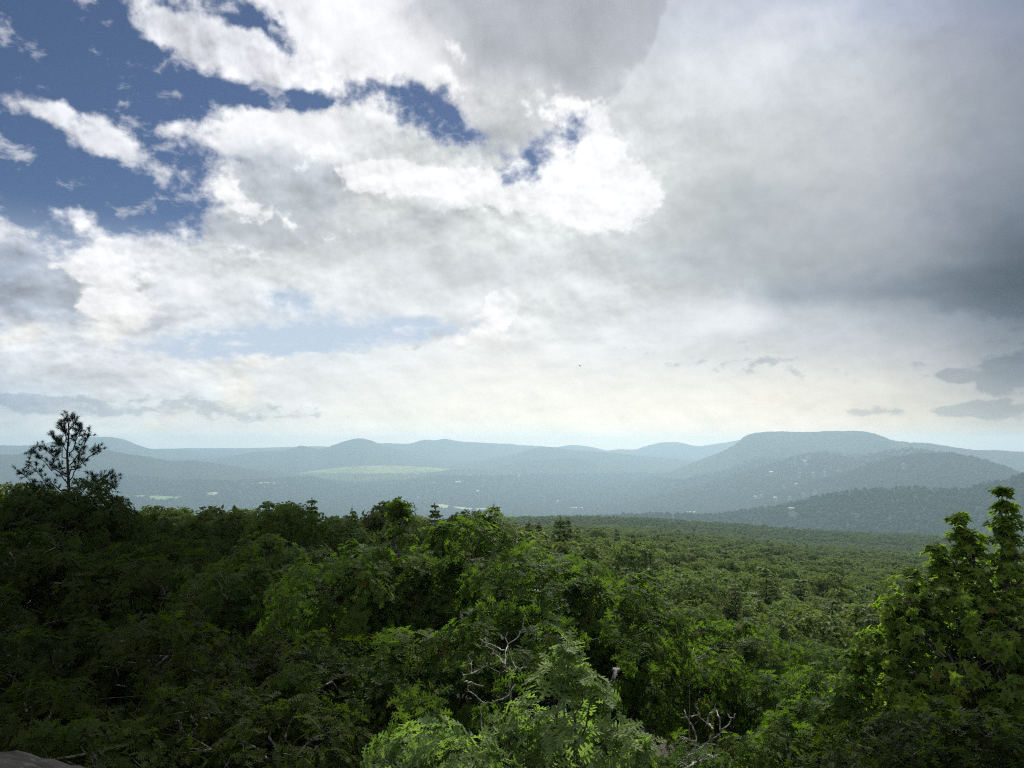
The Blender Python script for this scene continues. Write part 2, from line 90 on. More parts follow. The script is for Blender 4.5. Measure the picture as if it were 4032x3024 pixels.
 (15, (76,50,50,50, 75,50,50,50, 71,50,50,50, 65,50,50,50, 57,50,50,50, 45,50,50,52, 63,50,50,53, 82,50,50,55, 80,56,51,57, 70,61,54,57, 61,61,58,57, 53,56,61,57, 47,51,63,57, 28,51,64,57, 28,51,64,56, 28,52,63,55, 28,54,62,55, 28,56,61,54, 28,58,59,54, 28,57,58,53, 28,55,59,53, 28,53,59,53, 28,51,58,53, 28,50,57,53, 28,50,55,53, 28,50,53,52, 28,50,53,52, 28,50,52,51, 28,50,52,50, 28,50,53,50, 28,50,53,50, 28,50,53,50, 28,50,54,50, 28,50,54,52, 28,50,54,54, 28,52,54,57, 28,52,55,58, 28,51,55,57, 28,50,56,56, 28,50,56,53, 28,50,56,51, 28,50,57,50, 28,50,58,50, 28,50,59,50, 28,50,59,50, 28,50,58,50, 28,50,58,50, 28,50,58,50, 28,50,58,50, 28,50,58,50, 28,50,58,50, 28,50,57,50, 28,50,57,50, 28,50,58,50, 28,50,58,50, 28,50,58,50, 28,50,58,50, 28,50,57,50, 28,50,56,50, 28,50,54,50, 28,50,51,50)),
 (16.5, (82,50,50,50, 88,50,50,50, 92,50,50,50, 92,50,50,50, 90,50,50,50, 89,50,50,50, 88,50,50,50, 84,51,50,50, 75,54,50,50, 70,53,52,51, 66,51,54,53, 59,54,55,55, 49,55,55,57, 43,60,57,57, 28,62,61,58, 28,59,63,58, 28,56,64,57, 28,53,63,56, 28,50,61,55, 28,50,58,53, 28,50,56,52, 28,50,56,51, 28,50,56,50, 28,50,58,50, 28,50,61,50, 28,50,61,50, 28,50,60,50, 28,50,57,50, 28,50,54,50, 28,50,52,50, 28,50,50,50, 28,50,50,51, 28,51,50,53, 28,57,50,56, 28,62,50,58, 28,65,51,61, 28,65,51,60, 28,63,52,58, 28,59,52,56, 28,53,53,53, 28,50,54,51, 28,50,56,51, 28,50,57,51, 28,50,58,51, 28,50,58,51, 28,50,59,51, 28,50,58,50, 28,50,58,50, 28,50,57,50, 28,50,56,50, 28,50,56,50, 28,50,55,50, 28,50,56,50, 28,50,57,50, 28,50,58,50, 28,50,58,50, 28,50,58,50, 28,50,57,50, 28,50,55,50, 28,50,53,50, 28,50,51,50)),
 (18, (79,50,50,50, 85,50,50,50, 87,50,50,50, 85,50,50,50, 75,50,50,50, 79,50,50,50, 81,50,50,50, 78,50,50,50, 62,50,51,50, 49,54,55,51, 62,62,56,55, 61,63,55,58, 48,63,56,57, 28,60,60,55, 28,52,66,52, 28,50,70,53, 28,50,72,53, 28,50,73,53, 28,50,71,55, 28,52,64,57, 28,55,59,58, 28,55,55,59, 28,56,51,58, 28,56,50,56, 28,53,53,54, 28,56,54,52, 28,61,56,50, 28,61,57,50, 28,62,56,50, 28,61,54,50, 28,66,54,50, 28,71,52,51, 28,76,50,53, 28,77,50,55, 28,75,50,56, 28,83,50,56, 28,87,50,55, 28,84,50,54, 28,74,51,52, 28,62,52,51, 28,50,54,52, 28,50,55,52, 28,50,57,52, 28,50,58,52, 28,50,59,52, 28,50,58,51, 28,50,57,51, 28,50,56,50, 28,50,55,50, 28,50,53,50, 28,50,53,50, 28,50,53,50, 28,50,54,50, 28,50,55,50, 28,50,56,50, 28,50,57,50, 28,50,57,50, 28,50,56,50, 28,50,54,50, 28,50,53,50, 28,50,51,50)),
 (19.5, (76,50,50,50, 83,50,50,50, 85,50,50,50, 82,50,50,50, 67,50,50,55, 43,50,50,60, 29,50,50,63, 20,50,50,61, 51,50,50,57, 65,54,50,54, 66,55,50,57, 62,51,52,60, 58,52,56,57, 50,50,62,53, 49,50,66,50, 46,50,69,50, 43,54,70,50, 28,54,67,50, 28,50,65,50, 28,57,65,52, 28,64,59,55, 28,75,51,58, 28,77,50,61, 28,77,50,63, 28,75,50,62, 28,72,50,59, 28,66,52,56, 28,67,53,53, 28,70,53,50, 45,68,52,50, 54,70,51,50, 56,76,51,50, 48,84,50,50, 28,90,50,50, 28,97,50,50, 28,97,50,50, 28,86,50,51, 28,77,50,51, 28,66,50,52, 28,56,51,52, 28,50,52,52, 28,50,53,53, 28,50,54,53, 28,50,55,52, 28,50,55,52, 28,50,55,52, 28,50,54,51, 28,50,53,51, 28,50,52,50, 28,50,51,50, 28,50,51,50, 28,50,51,50, 28,50,52,50, 28,50,53,50, 28,50,55,50, 28,50,56,50, 28,50,57,50, 28,50,56,50, 28,50,54,50, 28,50,53,50, 28,50,51,50)),
 (21, (78,50,50,50, 54,50,50,50, 44,50,50,50, 41,50,50,51, 30,50,50,57, 50,50,50,61, 49,50,50,61, 59,50,50,58, 71,50,50,54, 53,50,50,54, 45,50,50,58, 50,50,51,60, 42,50,53,60, 38,50,55,60, 36,55,58,59, 31,56,58,60, 27,54,58,63, 25,59,56,64, 15,61,54,65, 19,57,51,63, 24,51,53,60, 28,50,54,56, 28,50,51,53, 28,50,50,53, 28,50,50,54, 28,50,51,55, 43,50,53,54, 44,50,55,53, 43,50,56,51, 43,50,56,50, 51,50,55,50, 60,51,53,50, 57,61,51,50, 48,75,50,50, 46,91,50,50, 28,85,50,51, 28,70,50,51, 28,63,50,52, 28,57,50,52, 28,50,50,53, 28,50,51,53, 28,50,52,54, 28,50,52,54, 28,50,52,54, 28,50,52,53, 28,50,52,53, 28,50,51,51, 28,50,50,51, 28,50,50,50, 28,50,50,50, 28,50,50,50, 28,50,50,50, 28,50,52,50, 28,50,53,50, 28,50,54,50, 28,50,56,50, 28,50,56,50, 28,50,55,50, 28,50,54,50, 28,50,53,50, 28,50,51,50)),
 (22.5, (82,50,50,50, 68,50,50,50, 69,50,50,50, 87,50,50,50, 96,50,50,50, 95,50,50,50, 92,50,50,50, 89,50,50,50, 87,50,50,50, 85,50,50,53, 77,50,50,59, 67,50,50,64, 56,50,50,69, 43,50,50,72, 32,50,50,73, 24,50,50,75, 19,50,50,75, 20,50,50,72, 20,50,50,70, 4,50,50,67, 9,50,50,62, 11,50,50,57, 33,50,51,52, 43,50,50,51, 52,50,50,52, 58,50,50,52, 63,50,52,52, 61,50,54,52, 53,50,57,51, 47,50,59,50, 28,50,58,50, 44,50,56,50, 52,50,54,50, 57,56,51,50, 53,71,50,51, 45,65,50,53, 28,65,50,54, 28,58,50,54, 28,50,50,52, 28,50,50,53, 28,50,50,55, 28,50,50,56, 28,50,50,57, 28,50,50,57, 28,50,50,57, 28,50,50,56, 28,50,50,54, 28,50,50,53, 28,50,50,51, 28,50,50,50, 28,50,50,50, 28,50,50,50, 28,50,51,50, 28,50,53,50, 28,50,54,50, 28,50,55,50, 28,50,55,50, 28,50,55,50, 28,50,53,50, 28,50,52,50, 28,50,51,50)),
 (24, (87,50,50,50, 96,50,50,50, 100,50,50,50, 100,50,50,50, 100,50,50,50, 100,50,50,50, 96,50,50,50, 94,50,50,50, 97,50,50,50, 97,50,50,50, 91,50,50,51, 77,50,50,54, 71,50,50,57, 80,50,50,60, 88,50,50,61, 84,50,50,62, 84,50,50,61, 83,50,50,60, 75,50,50,58, 60,50,50,56, 49,50,50,53, 44,50,50,53, 50,50,50,54, 58,50,50,56, 64,50,50,57, 69,50,50,57, 65,50,50,57, 50,52,51,56, 28,50,53,54, 28,50,54,52, 28,52,55,50, 28,57,55,50, 28,58,54,52, 44,61,52,55, 46,71,50,58, 45,64,50,59, 28,58,50,57, 28,51,50,55, 28,50,50,52, 28,50,50,54, 28,50,50,56, 28,50,50,58, 28,50,50,59, 28,50,50,59, 28,50,50,59, 28,50,50,58, 28,50,50,57, 28,50,50,55, 28,50,50,53, 28,50,50,51, 28,50,50,50, 28,50,50,50, 28,50,51,50, 28,50,52,50, 28,50,53,50, 28,50,54,50, 28,50,54,50, 28,50,53,50, 28,50,53,50, 28,50,51,50, 28,50,50,50)),
 (25.5, (81,50,50,50, 89,50,50,50, 96,50,50,50, 97,50,50,50, 94,50,50,50, 89,50,50,50, 67,50,50,50, 79,50,50,50, 74,50,50,50, 58,50,50,50, 42,50,50,50, 40,50,50,50, 41,50,50,50, 33,50,50,50, 26,50,50,50, 23,50,50,50, 22,50,50,50, 21,50,50,50, 30,50,50,50, 45,50,50,51, 57,50,50,54, 62,50,50,57, 64,50,50,59, 64,50,50,61, 61,50,50,62, 55,54,50,62, 47,63,51,60, 28,56,52,58, 28,50,52,56, 28,50,52,53, 28,53,52,50, 28,54,52,53, 28,56,51,57, 28,56,50,60, 28,53,50,60, 28,50,50,57, 28,50,50,54, 28,50,50,51, 28,50,50,52, 28,50,50,54, 28,50,50,56, 28,50,50,58, 28,50,50,59, 28,50,50,61, 28,50,50,62, 28,50,50,61, 28,50,50,59, 28,50,50,58, 28,50,50,56, 28,50,50,55, 28,50,50,54, 28,50,50,53, 28,50,50,53, 28,50,51,53, 28,50,52,52, 28,50,53,51, 28,50,53,50, 28,50,52,50, 28,50,51,50, 28,50,50,50, 28,50,50,50)),
 (27, (71,50,50,50, 71,50,50,50, 75,50,50,50, 79,50,50,50, 72,50,50,50, 73,50,50,50, 71,50,50,50, 63,50,50,50, 40,50,50,50, 5,50,50,50, 11,50,50,50, 16,50,50,50, 22,50,50,50, 11,50,50,51, 20,50,50,53, 50,50,50,55, 60,50,50,56, 28,50,50,57, 28,50,50,58, 28,50,50,62, 28,50,50,64, 28,50,50,66, 28,50,50,68, 28,50,50,69, 28,53,50,68, 28,58,52,65, 28,58,53,62, 28,55,55,59, 28,50,55,55, 28,50,55,52, 28,50,54,51, 28,50,53,53, 28,50,51,55, 28,50,50,55, 28,50,50,53, 28,50,50,51, 28,50,50,50, 28,50,50,50, 28,50,50,50, 28,50,50,52, 28,50,50,54, 28,50,50,56, 28,50,50,58, 28,50,50,59, 28,50,50,61, 28,50,50,62, 28,50,50,62, 28,50,50,61, 28,50,50,60, 28,50,50,59, 28,50,50,58, 28,50,50,56, 28,50,50,55, 28,50,50,54, 28,50,51,52, 28,50,51,51, 28,50,51,50, 28,50,51,50, 28,50,50,50, 28,50,50,50, 28,50,50,50)),
 (28.5, (63,50,50,50, 66,50,50,50, 67,50,50,50, 68,50,50,50, 68,50,50,50, 67,50,50,50, 65,50,50,50, 50,50,50,50, 48,50,50,50, 58,50,50,50, 52,50,50,50, 52,50,50,50, 64,50,50,53, 74,50,50,55, 81,50,50,57, 73,50,50,59, 48,50,50,61, 28,50,50,64, 28,50,50,67, 28,50,50,68, 28,50,50,70, 28,50,50,71, 28,50,50,71, 28,50,50,71, 28,53,51,67, 28,57,52,63, 28,58,54,60, 28,54,55,57, 28,50,56,53, 28,50,56,50, 28,50,55,50, 28,50,53,50, 28,50,52,50, 28,50,50,50, 28,50,50,50, 28,50,50,50, 28,50,50,50, 28,50,50,50, 28,50,50,50, 28,50,50,50, 28,50,50,52, 28,50,50,53, 28,50,50,55, 28,50,50,57, 28,50,50,58, 28,50,50,59, 28,50,50,60, 28,50,50,60, 28,50,50,59, 28,50,50,57, 28,50,50,55, 28,50,50,54, 28,50,50,52, 28,50,50,51, 28,50,50,50, 28,50,50,50, 28,50,50,50, 28,50,50,50, 28,50,50,50, 28,50,50,50, 28,50,50,50)),
 (30, (49,50,50,50, 54,50,50,50, 57,50,50,50, 59,50,50,50, 59,50,50,50, 59,50,50,50, 58,50,50,50, 55,50,50,50, 51,50,50,50, 47,50,50,50, 51,50,50,50, 58,50,50,50, 56,50,50,52, 45,50,50,54, 28,50,50,56, 28,50,50,57, 28,50,50,58, 28,50,50,59, 28,50,50,62, 28,50,50,63, 28,50,50,65, 28,50,50,65, 28,50,50,64, 28,50,50,62, 28,50,50,61, 28,50,51,58, 28,50,52,56, 28,50,53,53, 28,50,53,50, 28,50,53,50, 28,50,53,50, 28,50,52,50, 28,50,50,50, 28,50,50,50, 28,50,50,50, 28,50,50,50, 28,50,50,50, 28,50,50,50, 28,50,50,50, 28,50,50,50, 28,50,50,50, 28,50,50,50, 28,50,50,52, 28,50,50,53, 28,50,50,53, 28,50,50,54, 28,50,50,54, 28,50,50,54, 28,50,50,53, 28,50,50,51, 28,50,50,50, 28,50,50,50, 28,50,50,50, 28,50,50,50, 28,50,50,50, 28,50,50,50, 28,50,50,50, 28,50,50,50, 28,50,50,50, 28,50,50,50, 28,50,50,50)),
 (31.5, (28,50,50,50, 28,50,50,50, 28,50,50,50, 28,50,50,50, 28,50,50,50, 28,50,50,50, 28,50,50,50, 28,50,50,50, 28,50,50,50, 28,50,50,50, 28,50,50,50, 28,50,50,50, 28,50,50,50, 28,50,50,50, 28,50,50,50, 28,50,50,50, 28,50,50,51, 28,50,50,51, 28,50,50,52, 28,50,50,54, 28,50,50,55, 28,50,50,57, 28,50,50,57, 28,50,50,56, 28,50,50,55, 28,50,50,53, 28,50,50,51, 28,50,50,50, 28,50,50,50, 28,50,50,50, 28,50,50,50, 28,50,50,50, 28,50,50,50, 28,50,50,50, 28,50,50,50, 28,50,50,50, 28,50,50,50, 28,50,50,50, 28,50,50,50, 28,50,50,50, 28,50,50,50, 28,50,50,50, 28,50,50,50, 28,50,50,50, 28,50,50,50, 28,50,50,50, 28,50,50,50, 28,50,50,50, 28,50,50,50, 28,50,50,50, 28,50,50,50, 28,50,50,50, 28,50,50,50, 28,50,50,50, 28,50,50,50, 28,50,50,50, 28,50,50,50, 28,50,50,50, 28,50,50,50, 28,50,50,50, 28,50,50,50)),
]
SKY_MASS = [
    (29.52, 24.61, 16.02, 9.24, -31.6, 1.90),
    (18.50, 26.81, 6.08, 5.48, 53.5, 0.95),
    (13.72, 20.81, 6.90, 7.31, -14.9, 0.80),
    (24.30, 15.11, 14.37, 7.14, -8.2, 1.20),
]
SKY_SHADE = [
    (4.10, 30.00, 11.53, 4.96, -4.3, 1.00),
    (10.12, 29.11, 5.49, 4.36, -5.5, 0.70),
    (-1.66, 30.33, 6.12, 3.46, -0.6, 0.40),
    (7.95, 25.18, 4.85, 2.75, -4.0, 0.40),
]


class Nodes:
    """Small helper that writes shader nodes like expressions."""
    def __init__(self, tree):
        self.t = tree

    def new(self, kind, **kw):
        n = self.t.nodes.new(kind)
        for k, v in kw.items():
            setattr(n, k, v)
        return n

    def put(self, sock, v):
        if isinstance(v, bpy.types.NodeSocket):
            self.t.links.new(v, sock)
        elif v is not None:
            sock.default_value = v

    def m(self, op, a, b=None, c=None, clamp=False):
        n = self.new('ShaderNodeMath', operation=op, use_clamp=clamp)
        for s, v in zip(n.inputs, (a, b, c)):
            self.put(s, v)
        return n.outputs[0]

    def add(self, a, b): return self.m('ADD', a, b)
    def mul(self, a, b): return self.m('MULTIPLY', a, b)
    def sub(self, a, b): return self.m('SUBTRACT', a, b)

    def v(self, op, a, b=None):
        n = self.new('ShaderNodeVectorMath', operation=op)
        self.put(n.inputs[0], a)
        if b is not None:
            self.put(n.inputs['Scale'] if op == 'SCALE' else n.inputs[1], b)
        return n.outputs['Value'] if op in ('LENGTH', 'DOT_PRODUCT', 'DISTANCE') else n.outputs[0]

    def step(self, x, lo, hi, a=0.0, b=1.0, smooth=True):
        n = self.new('ShaderNodeMapRange', interpolation_type='SMOOTHSTEP' if smooth else 'LINEAR')
        self.put(n.inputs['Value'], x)
        self.put(n.inputs['From Min'], lo); self.put(n.inputs['From Max'], hi)
        self.put(n.inputs['To Min'], a); self.put(n.inputs['To Max'], b)
        return n.outputs['Result']

    def mix(self, f, a, b, blend='MIX'):
        n = self.new('ShaderNodeMix', data_type='RGBA', blend_type=blend)
        self.put(n.inputs['Factor'], f)
        self.put(n.inputs[6], a); self.put(n.inputs[7], b)
        return n.outputs[2]

    def xyz(self, a):
        n = self.new('ShaderNodeSeparateXYZ'); self.put(n.inputs[0], a)
        return n.outputs

    def vec(self, x=0.0, y=0.0, z=0.0):
        n = self.new('ShaderNodeCombineXYZ')
        for s, q in zip(n.inputs, (x, y, z)):
            self.put(s, q)
        return n.outputs[0]

    def noise(self, p, scale, detail=4.0, rough=0.5, distort=0.0, dims='3D', lac=2.0, color=False):
        n = self.new('ShaderNodeTexNoise', noise_dimensions=dims)
        self.put(n.inputs['Vector'], p)
        n.inputs['Scale'].default_value = scale
        n.inputs['Detail'].default_value = detail
        n.inputs['Roughness'].default_value = rough
        n.inputs['Lacunarity'].default_value = lac
        n.inputs['Distortion'].default_value = distort
        return n.outputs['Color' if color else 'Fac']

    def puff(self, p, scale, detail=3.0, rough=0.5):
        n = self.new('ShaderNodeTexVoronoi', feature='SMOOTH_F1', voronoi_dimensions='2D', normalize=True)
        self.put(n.inputs['Vector'], p)
        n.inputs['Scale'].default_value = scale
        n.inputs['Detail'].default_value = detail
        n.inputs['Roughness'].default_value = rough
        n.inputs['Smoothness'].default_value = 0.35
        return n.outputs['Distance']


def lin(c):
    out = []
    for x in c:
        x /= 255.0
        out.append(x / 12.92 if x <= 0.04045 else ((x + 0.055) / 1.055) ** 2.4)
    return tuple(out) + (1.0,)


def build_sky():
    world = bpy.data.worlds.new('World')
    scene.world = world
    world.use_nodes = True
    # the sky is written into a node group first, and the world shows that group
    t = bpy.data.node_groups.new('sky', 'ShaderNodeTree')
    t.interface.new_socket('Sky', in_out='OUTPUT', socket_type='NodeSocketShader')
    N = Nodes(t)
    out = N.new('NodeGroupOutput')
    d = N.new('ShaderNodeTexCoord').outputs['Generated']
    x, y, z = N.xyz(d)
    az = N.mul(N.m('ARCTAN2', x, y), 180.0 / math.pi)
    el = N.mul(N.m('ARCSINE', z), 180.0 / math.pi)
    P0 = N.vec(az, el, 0.0)
    # finer grain towards the horizon, where the decks are far away
    near = N.step(el, 1.0, 20.0, 0.45, 1.0, smooth=False)
    # domain warps
    w1 = N.v('SUBTRACT', N.noise(P0, 0.16, 3, 0.5, color=True), (0.5, 0.5, 0.5))
    w2 = N.v('SUBTRACT', N.noise(P0, 0.6, 5, 0.48, color=True), (0.5, 0.5, 0.5))
    W1 = N.v('MULTIPLY', w1, (5.0, 3.4, 0.0))
    W2 = N.v('MULTIPLY', N.v('SCALE', w2, near), (1.3, 1.2, 0.0))
    P = N.v('ADD', P0, N.v('ADD', W1, W2))            # soft decks
    Pm = N.v('ADD', P0, N.v('SCALE', N.v('ADD', W1, W2), 0.4))
    Pc = N.v('ADD', P0, N.v('MULTIPLY', N.v('ADD', N.v('SCALE', W1, 0.22), N.v('SCALE', W2, 0.75)), (1.0, 1.0, 0.0)))
    # fractal detail, elongated and refined towards the horizon
    Q = N.vec(az, N.mul(N.m('LOGARITHM', N.m('MAXIMUM', N.m('MULTIPLY_ADD', el, 1.0 / 48.0, 0.5), 0.1), math.e), 48.0), 3.0)
    fb = N.noise(Q, 0.26, 7, 0.52)
    fb_up = N.noise(N.v('ADD', Q, (0.30, 0.85, 0.1)), 0.26, 7, 0.52)
    fine = N.noise(Q, 0.95, 7, 0.58)
    fine_up = N.noise(N.v('ADD', Q, (0.12, 0.32, 0.05)), 0.95, 7, 0.58)
    bill = N.puff(N.v('ADD', Q, N.v('SCALE', w2, 1.6)), 0.55, 3, 0.5)
    bill_up = N.puff(N.v('ADD', N.v('ADD', Q, N.v('SCALE', w2, 1.6)), (0.12, 0.4, 0.0)), 0.55, 3, 0.5)

    def field(blobs, p):
        """Sum of soft ellipses: each falls from its weight at the centre to nothing at its rim."""
        acc = None
        for a, e, ra, re, rot, w in blobs:
            c, s = math.cos(rad(rot)), math.sin(rad(rot))
            q = N.v('SUBTRACT', p, (a, e, 0.0))
            q = N.vec(N.v('DOT_PRODUCT', q, (c / (ra * 1.35), s / (ra * 1.35), 0.0)), N.v('DOT_PRODUCT', q, (-s / (re * 1.35), c / (re * 1.35), 0.0)))
            f = N.m('SUBTRACT', 1.0, N.v('LENGTH', q), clamp=True)
            acc = N.m('MULTIPLY_ADD', f, w, acc if acc is not None else 0.0)
        return acc

    def ramp(f, stops, alpha_scale=100.0, decode=lin, kind='B_SPLINE'):
        n = len(stops)
        # a small group of its own keeps the edits of the stops quick
        grp = bpy.data.node_groups.new('deck row', 'ShaderNodeTree')
        grp.interface.new_socket('Factor', in_out='INPUT', socket_type='NodeSocketFloat')
        grp.interface.new_socket('Color', in_out='OUTPUT', socket_type='NodeSocketColor')
        grp.interface.new_socket('Alpha', in_out='OUTPUT', socket_type='NodeSocketFloat')
        rp = grp.nodes.new('ShaderNodeValToRGB')
        g_in, g_out = grp.nodes.new('NodeGroupInput'), grp.nodes.new('NodeGroupOutput')
        rp.color_ramp.interpolation = kind
        els = rp.color_ramp.elements
        els[0].position = 0.0
        els[1].position = 1.0 / (n - 1)
        for i in range(2, n):
            els.new(i / (n - 1))
        for q, (r, g, b, al) in zip(els, stops):
            c = decode((r, g, b))
            q.color = (c[0], c[1], c[2], al / alpha_scale)
        grp.links.new(g_in.outputs[0], rp.inputs[0])
        grp.links.new(rp.outputs['Color'], g_out.inputs[0])
        grp.links.new(rp.outputs['Alpha'], g_out.inputs[1])
        gn = N.new('ShaderNodeGroup')
        gn.node_tree = grp
        N.put(gn.inputs[0], f)
        return gn.outputs[0], gn.outputs[1]

    def rows_of(table, f, y, first, count, decode, kind):
        """Blend ramps along azimuth from row to row in elevation."""
        col = al = prev = None
        for e, row in table:
            stops = [row[4 * i:4 * i + 4] for i in range(first, first + count)]
            c, k = ramp(f, stops, 100.0, decode, kind)
            if col is None:
                col, al = c, k
            else:
                h = N.step(y, prev, e, smooth=False)
                col = N.mix(h, col, c)
                g = N.new('ShaderNodeMix', data_type='FLOAT')
                N.put(g.inputs[0], h); N.put(g.inputs[2], al); N.put(g.inputs[3], k)
                al = g.outputs[0]
            prev = e
        return col, al

    # cloud colour by elevation rows of colour ramps along azimuth
    a0, a1, na = SKY_AZ
    mx, my, _ = N.xyz(Pm)
    col, rel = rows_of(SKY_ROWS, N.step(mx, a0, a1, smooth=False), my, 0, na, lin, 'B_SPLINE')
    # cover of the layers, left and right half of the view
    c0, c1, c2, nc = COVER_AZ
    cx, cy, _ = N.xyz(Pc)
    raw = lambda c: tuple(q / 100.0 for q in c)
    lc, la = rows_of(COVER_ROWS, N.step(cx, c0, c1, smooth=False), cy, 0, nc, raw, 'LINEAR')
    rc, ra = rows_of(COVER_ROWS, N.step(cx, c1, c2, smooth=False), cy, nc - 1, nc, raw, 'LINEAR')
    side = N.m('GREATER_THAN', cx, c1)
    cover = N.xyz(N.v('SCALE', N.v('SUBTRACT', N.mix(side, lc, rc), (0.5, 0.5, 0.5)), 4.0))
    f_clear, f_bright, f_dark = cover[0], cover[1], cover[2]
    sa = N.new('ShaderNodeMix', data_type='FLOAT')
    N.put(sa.inputs[0], side); N.put(sa.inputs[2], la); N.put(sa.inputs[3], ra)
    f_soft = N.mul(N.sub(sa.outputs[0], 0.5), 4.0)

    # relief: lit sides of the billows face up and towards the sun
    lit = N.add(N.mul(N.sub(fb, fb_up), 1.5), N.add(N.mul(N.sub(fine, fine_up), 0.55), N.mul(N.sub(bill_up, bill), 0.22)))
    body = N.mul(N.sub(fb, 0.5), 1.25)
    shade = N.m('ADD', 1.0, N.mul(rel, N.mul(N.add(N.mul(lit, 1.05), body), 1.2)))
    deck = N.mix(1.0, col, N.vec(shade, shade, shade), 'MULTIPLY')

    # brighter masses, soft
    soft = N.step(N.add(f_soft, N.mul(N.sub(fb, 0.5), 0.5)), 0.12, 0.75)
    deck = N.mix(N.mul(soft, 0.55), deck, lin((246, 246, 248)))
    # darker slot beside the tall grey mass, and the mass itself
    mass_e = N.add(field(SKY_MASS, N.v('ADD', P0, N.v('ADD', N.v('SCALE', W1, 0.15), N.v('SCALE', W2, 0.40)))), N.add(N.mul(N.sub(fine, 0.5), 0.12), N.mul(N.sub(0.5, bill), 0.10)))
    mass = N.step(mass_e, 0.17, 0.23)
    sh = N.step(N.add(field(SKY_SHADE, P), N.mul(N.sub(fb, 0.5), 0.25)), 0.08, 0.75)
    sh = N.mul(sh, N.sub(1.0, mass))
    deck = N.mix(N.mul(sh, 0.55), deck, N.mix(fb, lin((140, 144, 153)), lin((186, 189, 196))))
    # dark scud
    dk_f = N.add(f_dark, N.add(N.mul(N.sub(fine, 0.5), N.step(el, 6.5, 10.0, 1.1, 0.3)), N.mul(N.sub(fb, 0.5), 0.35)))
    dk = N.step(dk_f, N.step(el, 7.0, 12.0, 0.2, 0.08), N.step(el, 7.0, 12.0, 0.46, 0.65))
    dcol = N.mix(1.0, deck, lin((202, 208, 217)), 'MULTIPLY')
    deck = N.mix(N.mul(dk, 0.85), deck, dcol)
    # sunlit puffs with cauliflower edges
    br_f = N.add(f_bright, N.add(N.mul(N.sub(fine, 0.5), 0.75), N.add(N.mul(N.sub(fb, 0.5), 0.35), N.mul(N.sub(0.45, bill), 0.22))))
    br = N.step(br_f, N.step(el, 3.0, 11.0, 0.12, 0.24), N.step(el, 3.0, 11.0, 0.75, 0.46))
    bshade = N.add(0.93, N.mul(N.add(lit, N.mul(N.sub(br_f, 0.5), 0.10)), 0.55))
    warm = N.mix(N.step(el, 2.0, 12.0), lin((243, 238, 228)), lin((252, 252, 253)))
    bcol = N.mix(1.0, warm, N.vec(bshade, bshade, bshade), 'MULTIPLY')
    deck = N.mix(N.mul(br, N.step(el, 1.0, 10.0, 0.6, 0.92)), deck, bcol)
    # gaps of clear air
    gap = N.add(f_clear, N.add(N.mul(N.sub(0.5, fb), 1.15), N.mul(N.sub(0.5, fine), 1.5)))
    clear = N.step(gap, -0.32, 0.5)
    scrap = N.noise(N.v('ADD', N.v('MULTIPLY', Q, (1.0, 1.7, 1.0)), N.v('SCALE', w2, 1.5)), 0.42, 7, 0.6)
    clear = N.mul(clear, N.sub(1.0, N.mul(N.step(scrap, 0.53, 0.72), 0.5)))
    deck = N.mix(N.mul(N.step(gap, -0.25, 0.25), N.step(el, 10.0, 18.0, 0.0, 0.45)), deck, lin((244, 244, 247)))

    # the bright rim of sky above the horizon, seen through the valley haze
    rim = N.mix(N.step(el, 0.0, 8.5), (1.27, 1.19, 1.07, 1), (1.05, 1.05, 1.05, 1))
    deck = N.mix(1.0, deck, rim, 'MULTIPLY')

    # overhead and behind the photographer the deck is a heavy grey ceiling
    over = N.step(el, 33.0, 52.0)
    back = N.step(N.m('ABSOLUTE', az), 46.0, 95.0)
    heavy = N.m('MAXIMUM', over, back)
    ceiling = N.mix(fb, lin((162, 168, 175)), lin((206, 208, 212)))
    deck = N.mix(heavy, deck, ceiling)
    clear = N.mul(clear, N.sub(1.0, heavy))
    below = N.step(z, -0.03, 0.0)
    deck = N.mix(below, lin((120, 130, 125)), deck)

    sky = N.new('ShaderNodeTexSky', sky_type='NISHITA')
    sky.sun_disc = False
    sky.sun_elevation = rad(SUN_EL)
    sky.sun_rotation = rad(SUN_AZ)
    sky.altitude = 1400.0
    sky.air_density = 1.0
    sky.dust_density = 0.6
    sky.ozone_density = 3.0
    air = N.mix(1.0, sky.outputs[0], (0.80, 0.85, 1.0, 1.0), 'MULTIPLY')
    b_air = N.new('ShaderNodeBackground'); b_air.inputs['Strength'].default_value = 0.05
    N.put(b_air.inputs['Color'], air)
    # pale air low down
    b_veil = N.new('ShaderNodeBackground')
    b_veil.inputs['Color'].default_value = lin((206, 220, 236))
    b_veil.inputs['Strength'].default_value = 1.0
    m1 = N.new('ShaderNodeMixShader')
    N.put(m1.inputs[0], N.step(el, 9.0, 16.0, 0.85, 0.0))
    t.links.new(b_air.outputs[0], m1.inputs[1]); t.links.new(b_veil.outputs[0], m1.inputs[2])
    b_cloud = N.new('ShaderNodeBackground')
    N.put(b_cloud.inputs['Color'], deck)
    m2 = N.new('ShaderNodeMixShader')
    N.put(m2.inputs[0], clear)
    t.links.new(b_cloud.outputs[0], m2.inputs[1]); t.links.new(m1.outputs[0], m2.inputs[2])
    t.links.new(m2.outputs[0], out.inputs[0])
    wt = world.node_tree
    wt.nodes.clear()
    grp = wt.nodes.new('ShaderNodeGroup')
    grp.node_tree = t
    wt.links.new(grp.outputs[0], wt.nodes.new('ShaderNodeOutputWorld').inputs['Surface'])
    world.cycles.sampling_method = 'NONE'


build_sky()
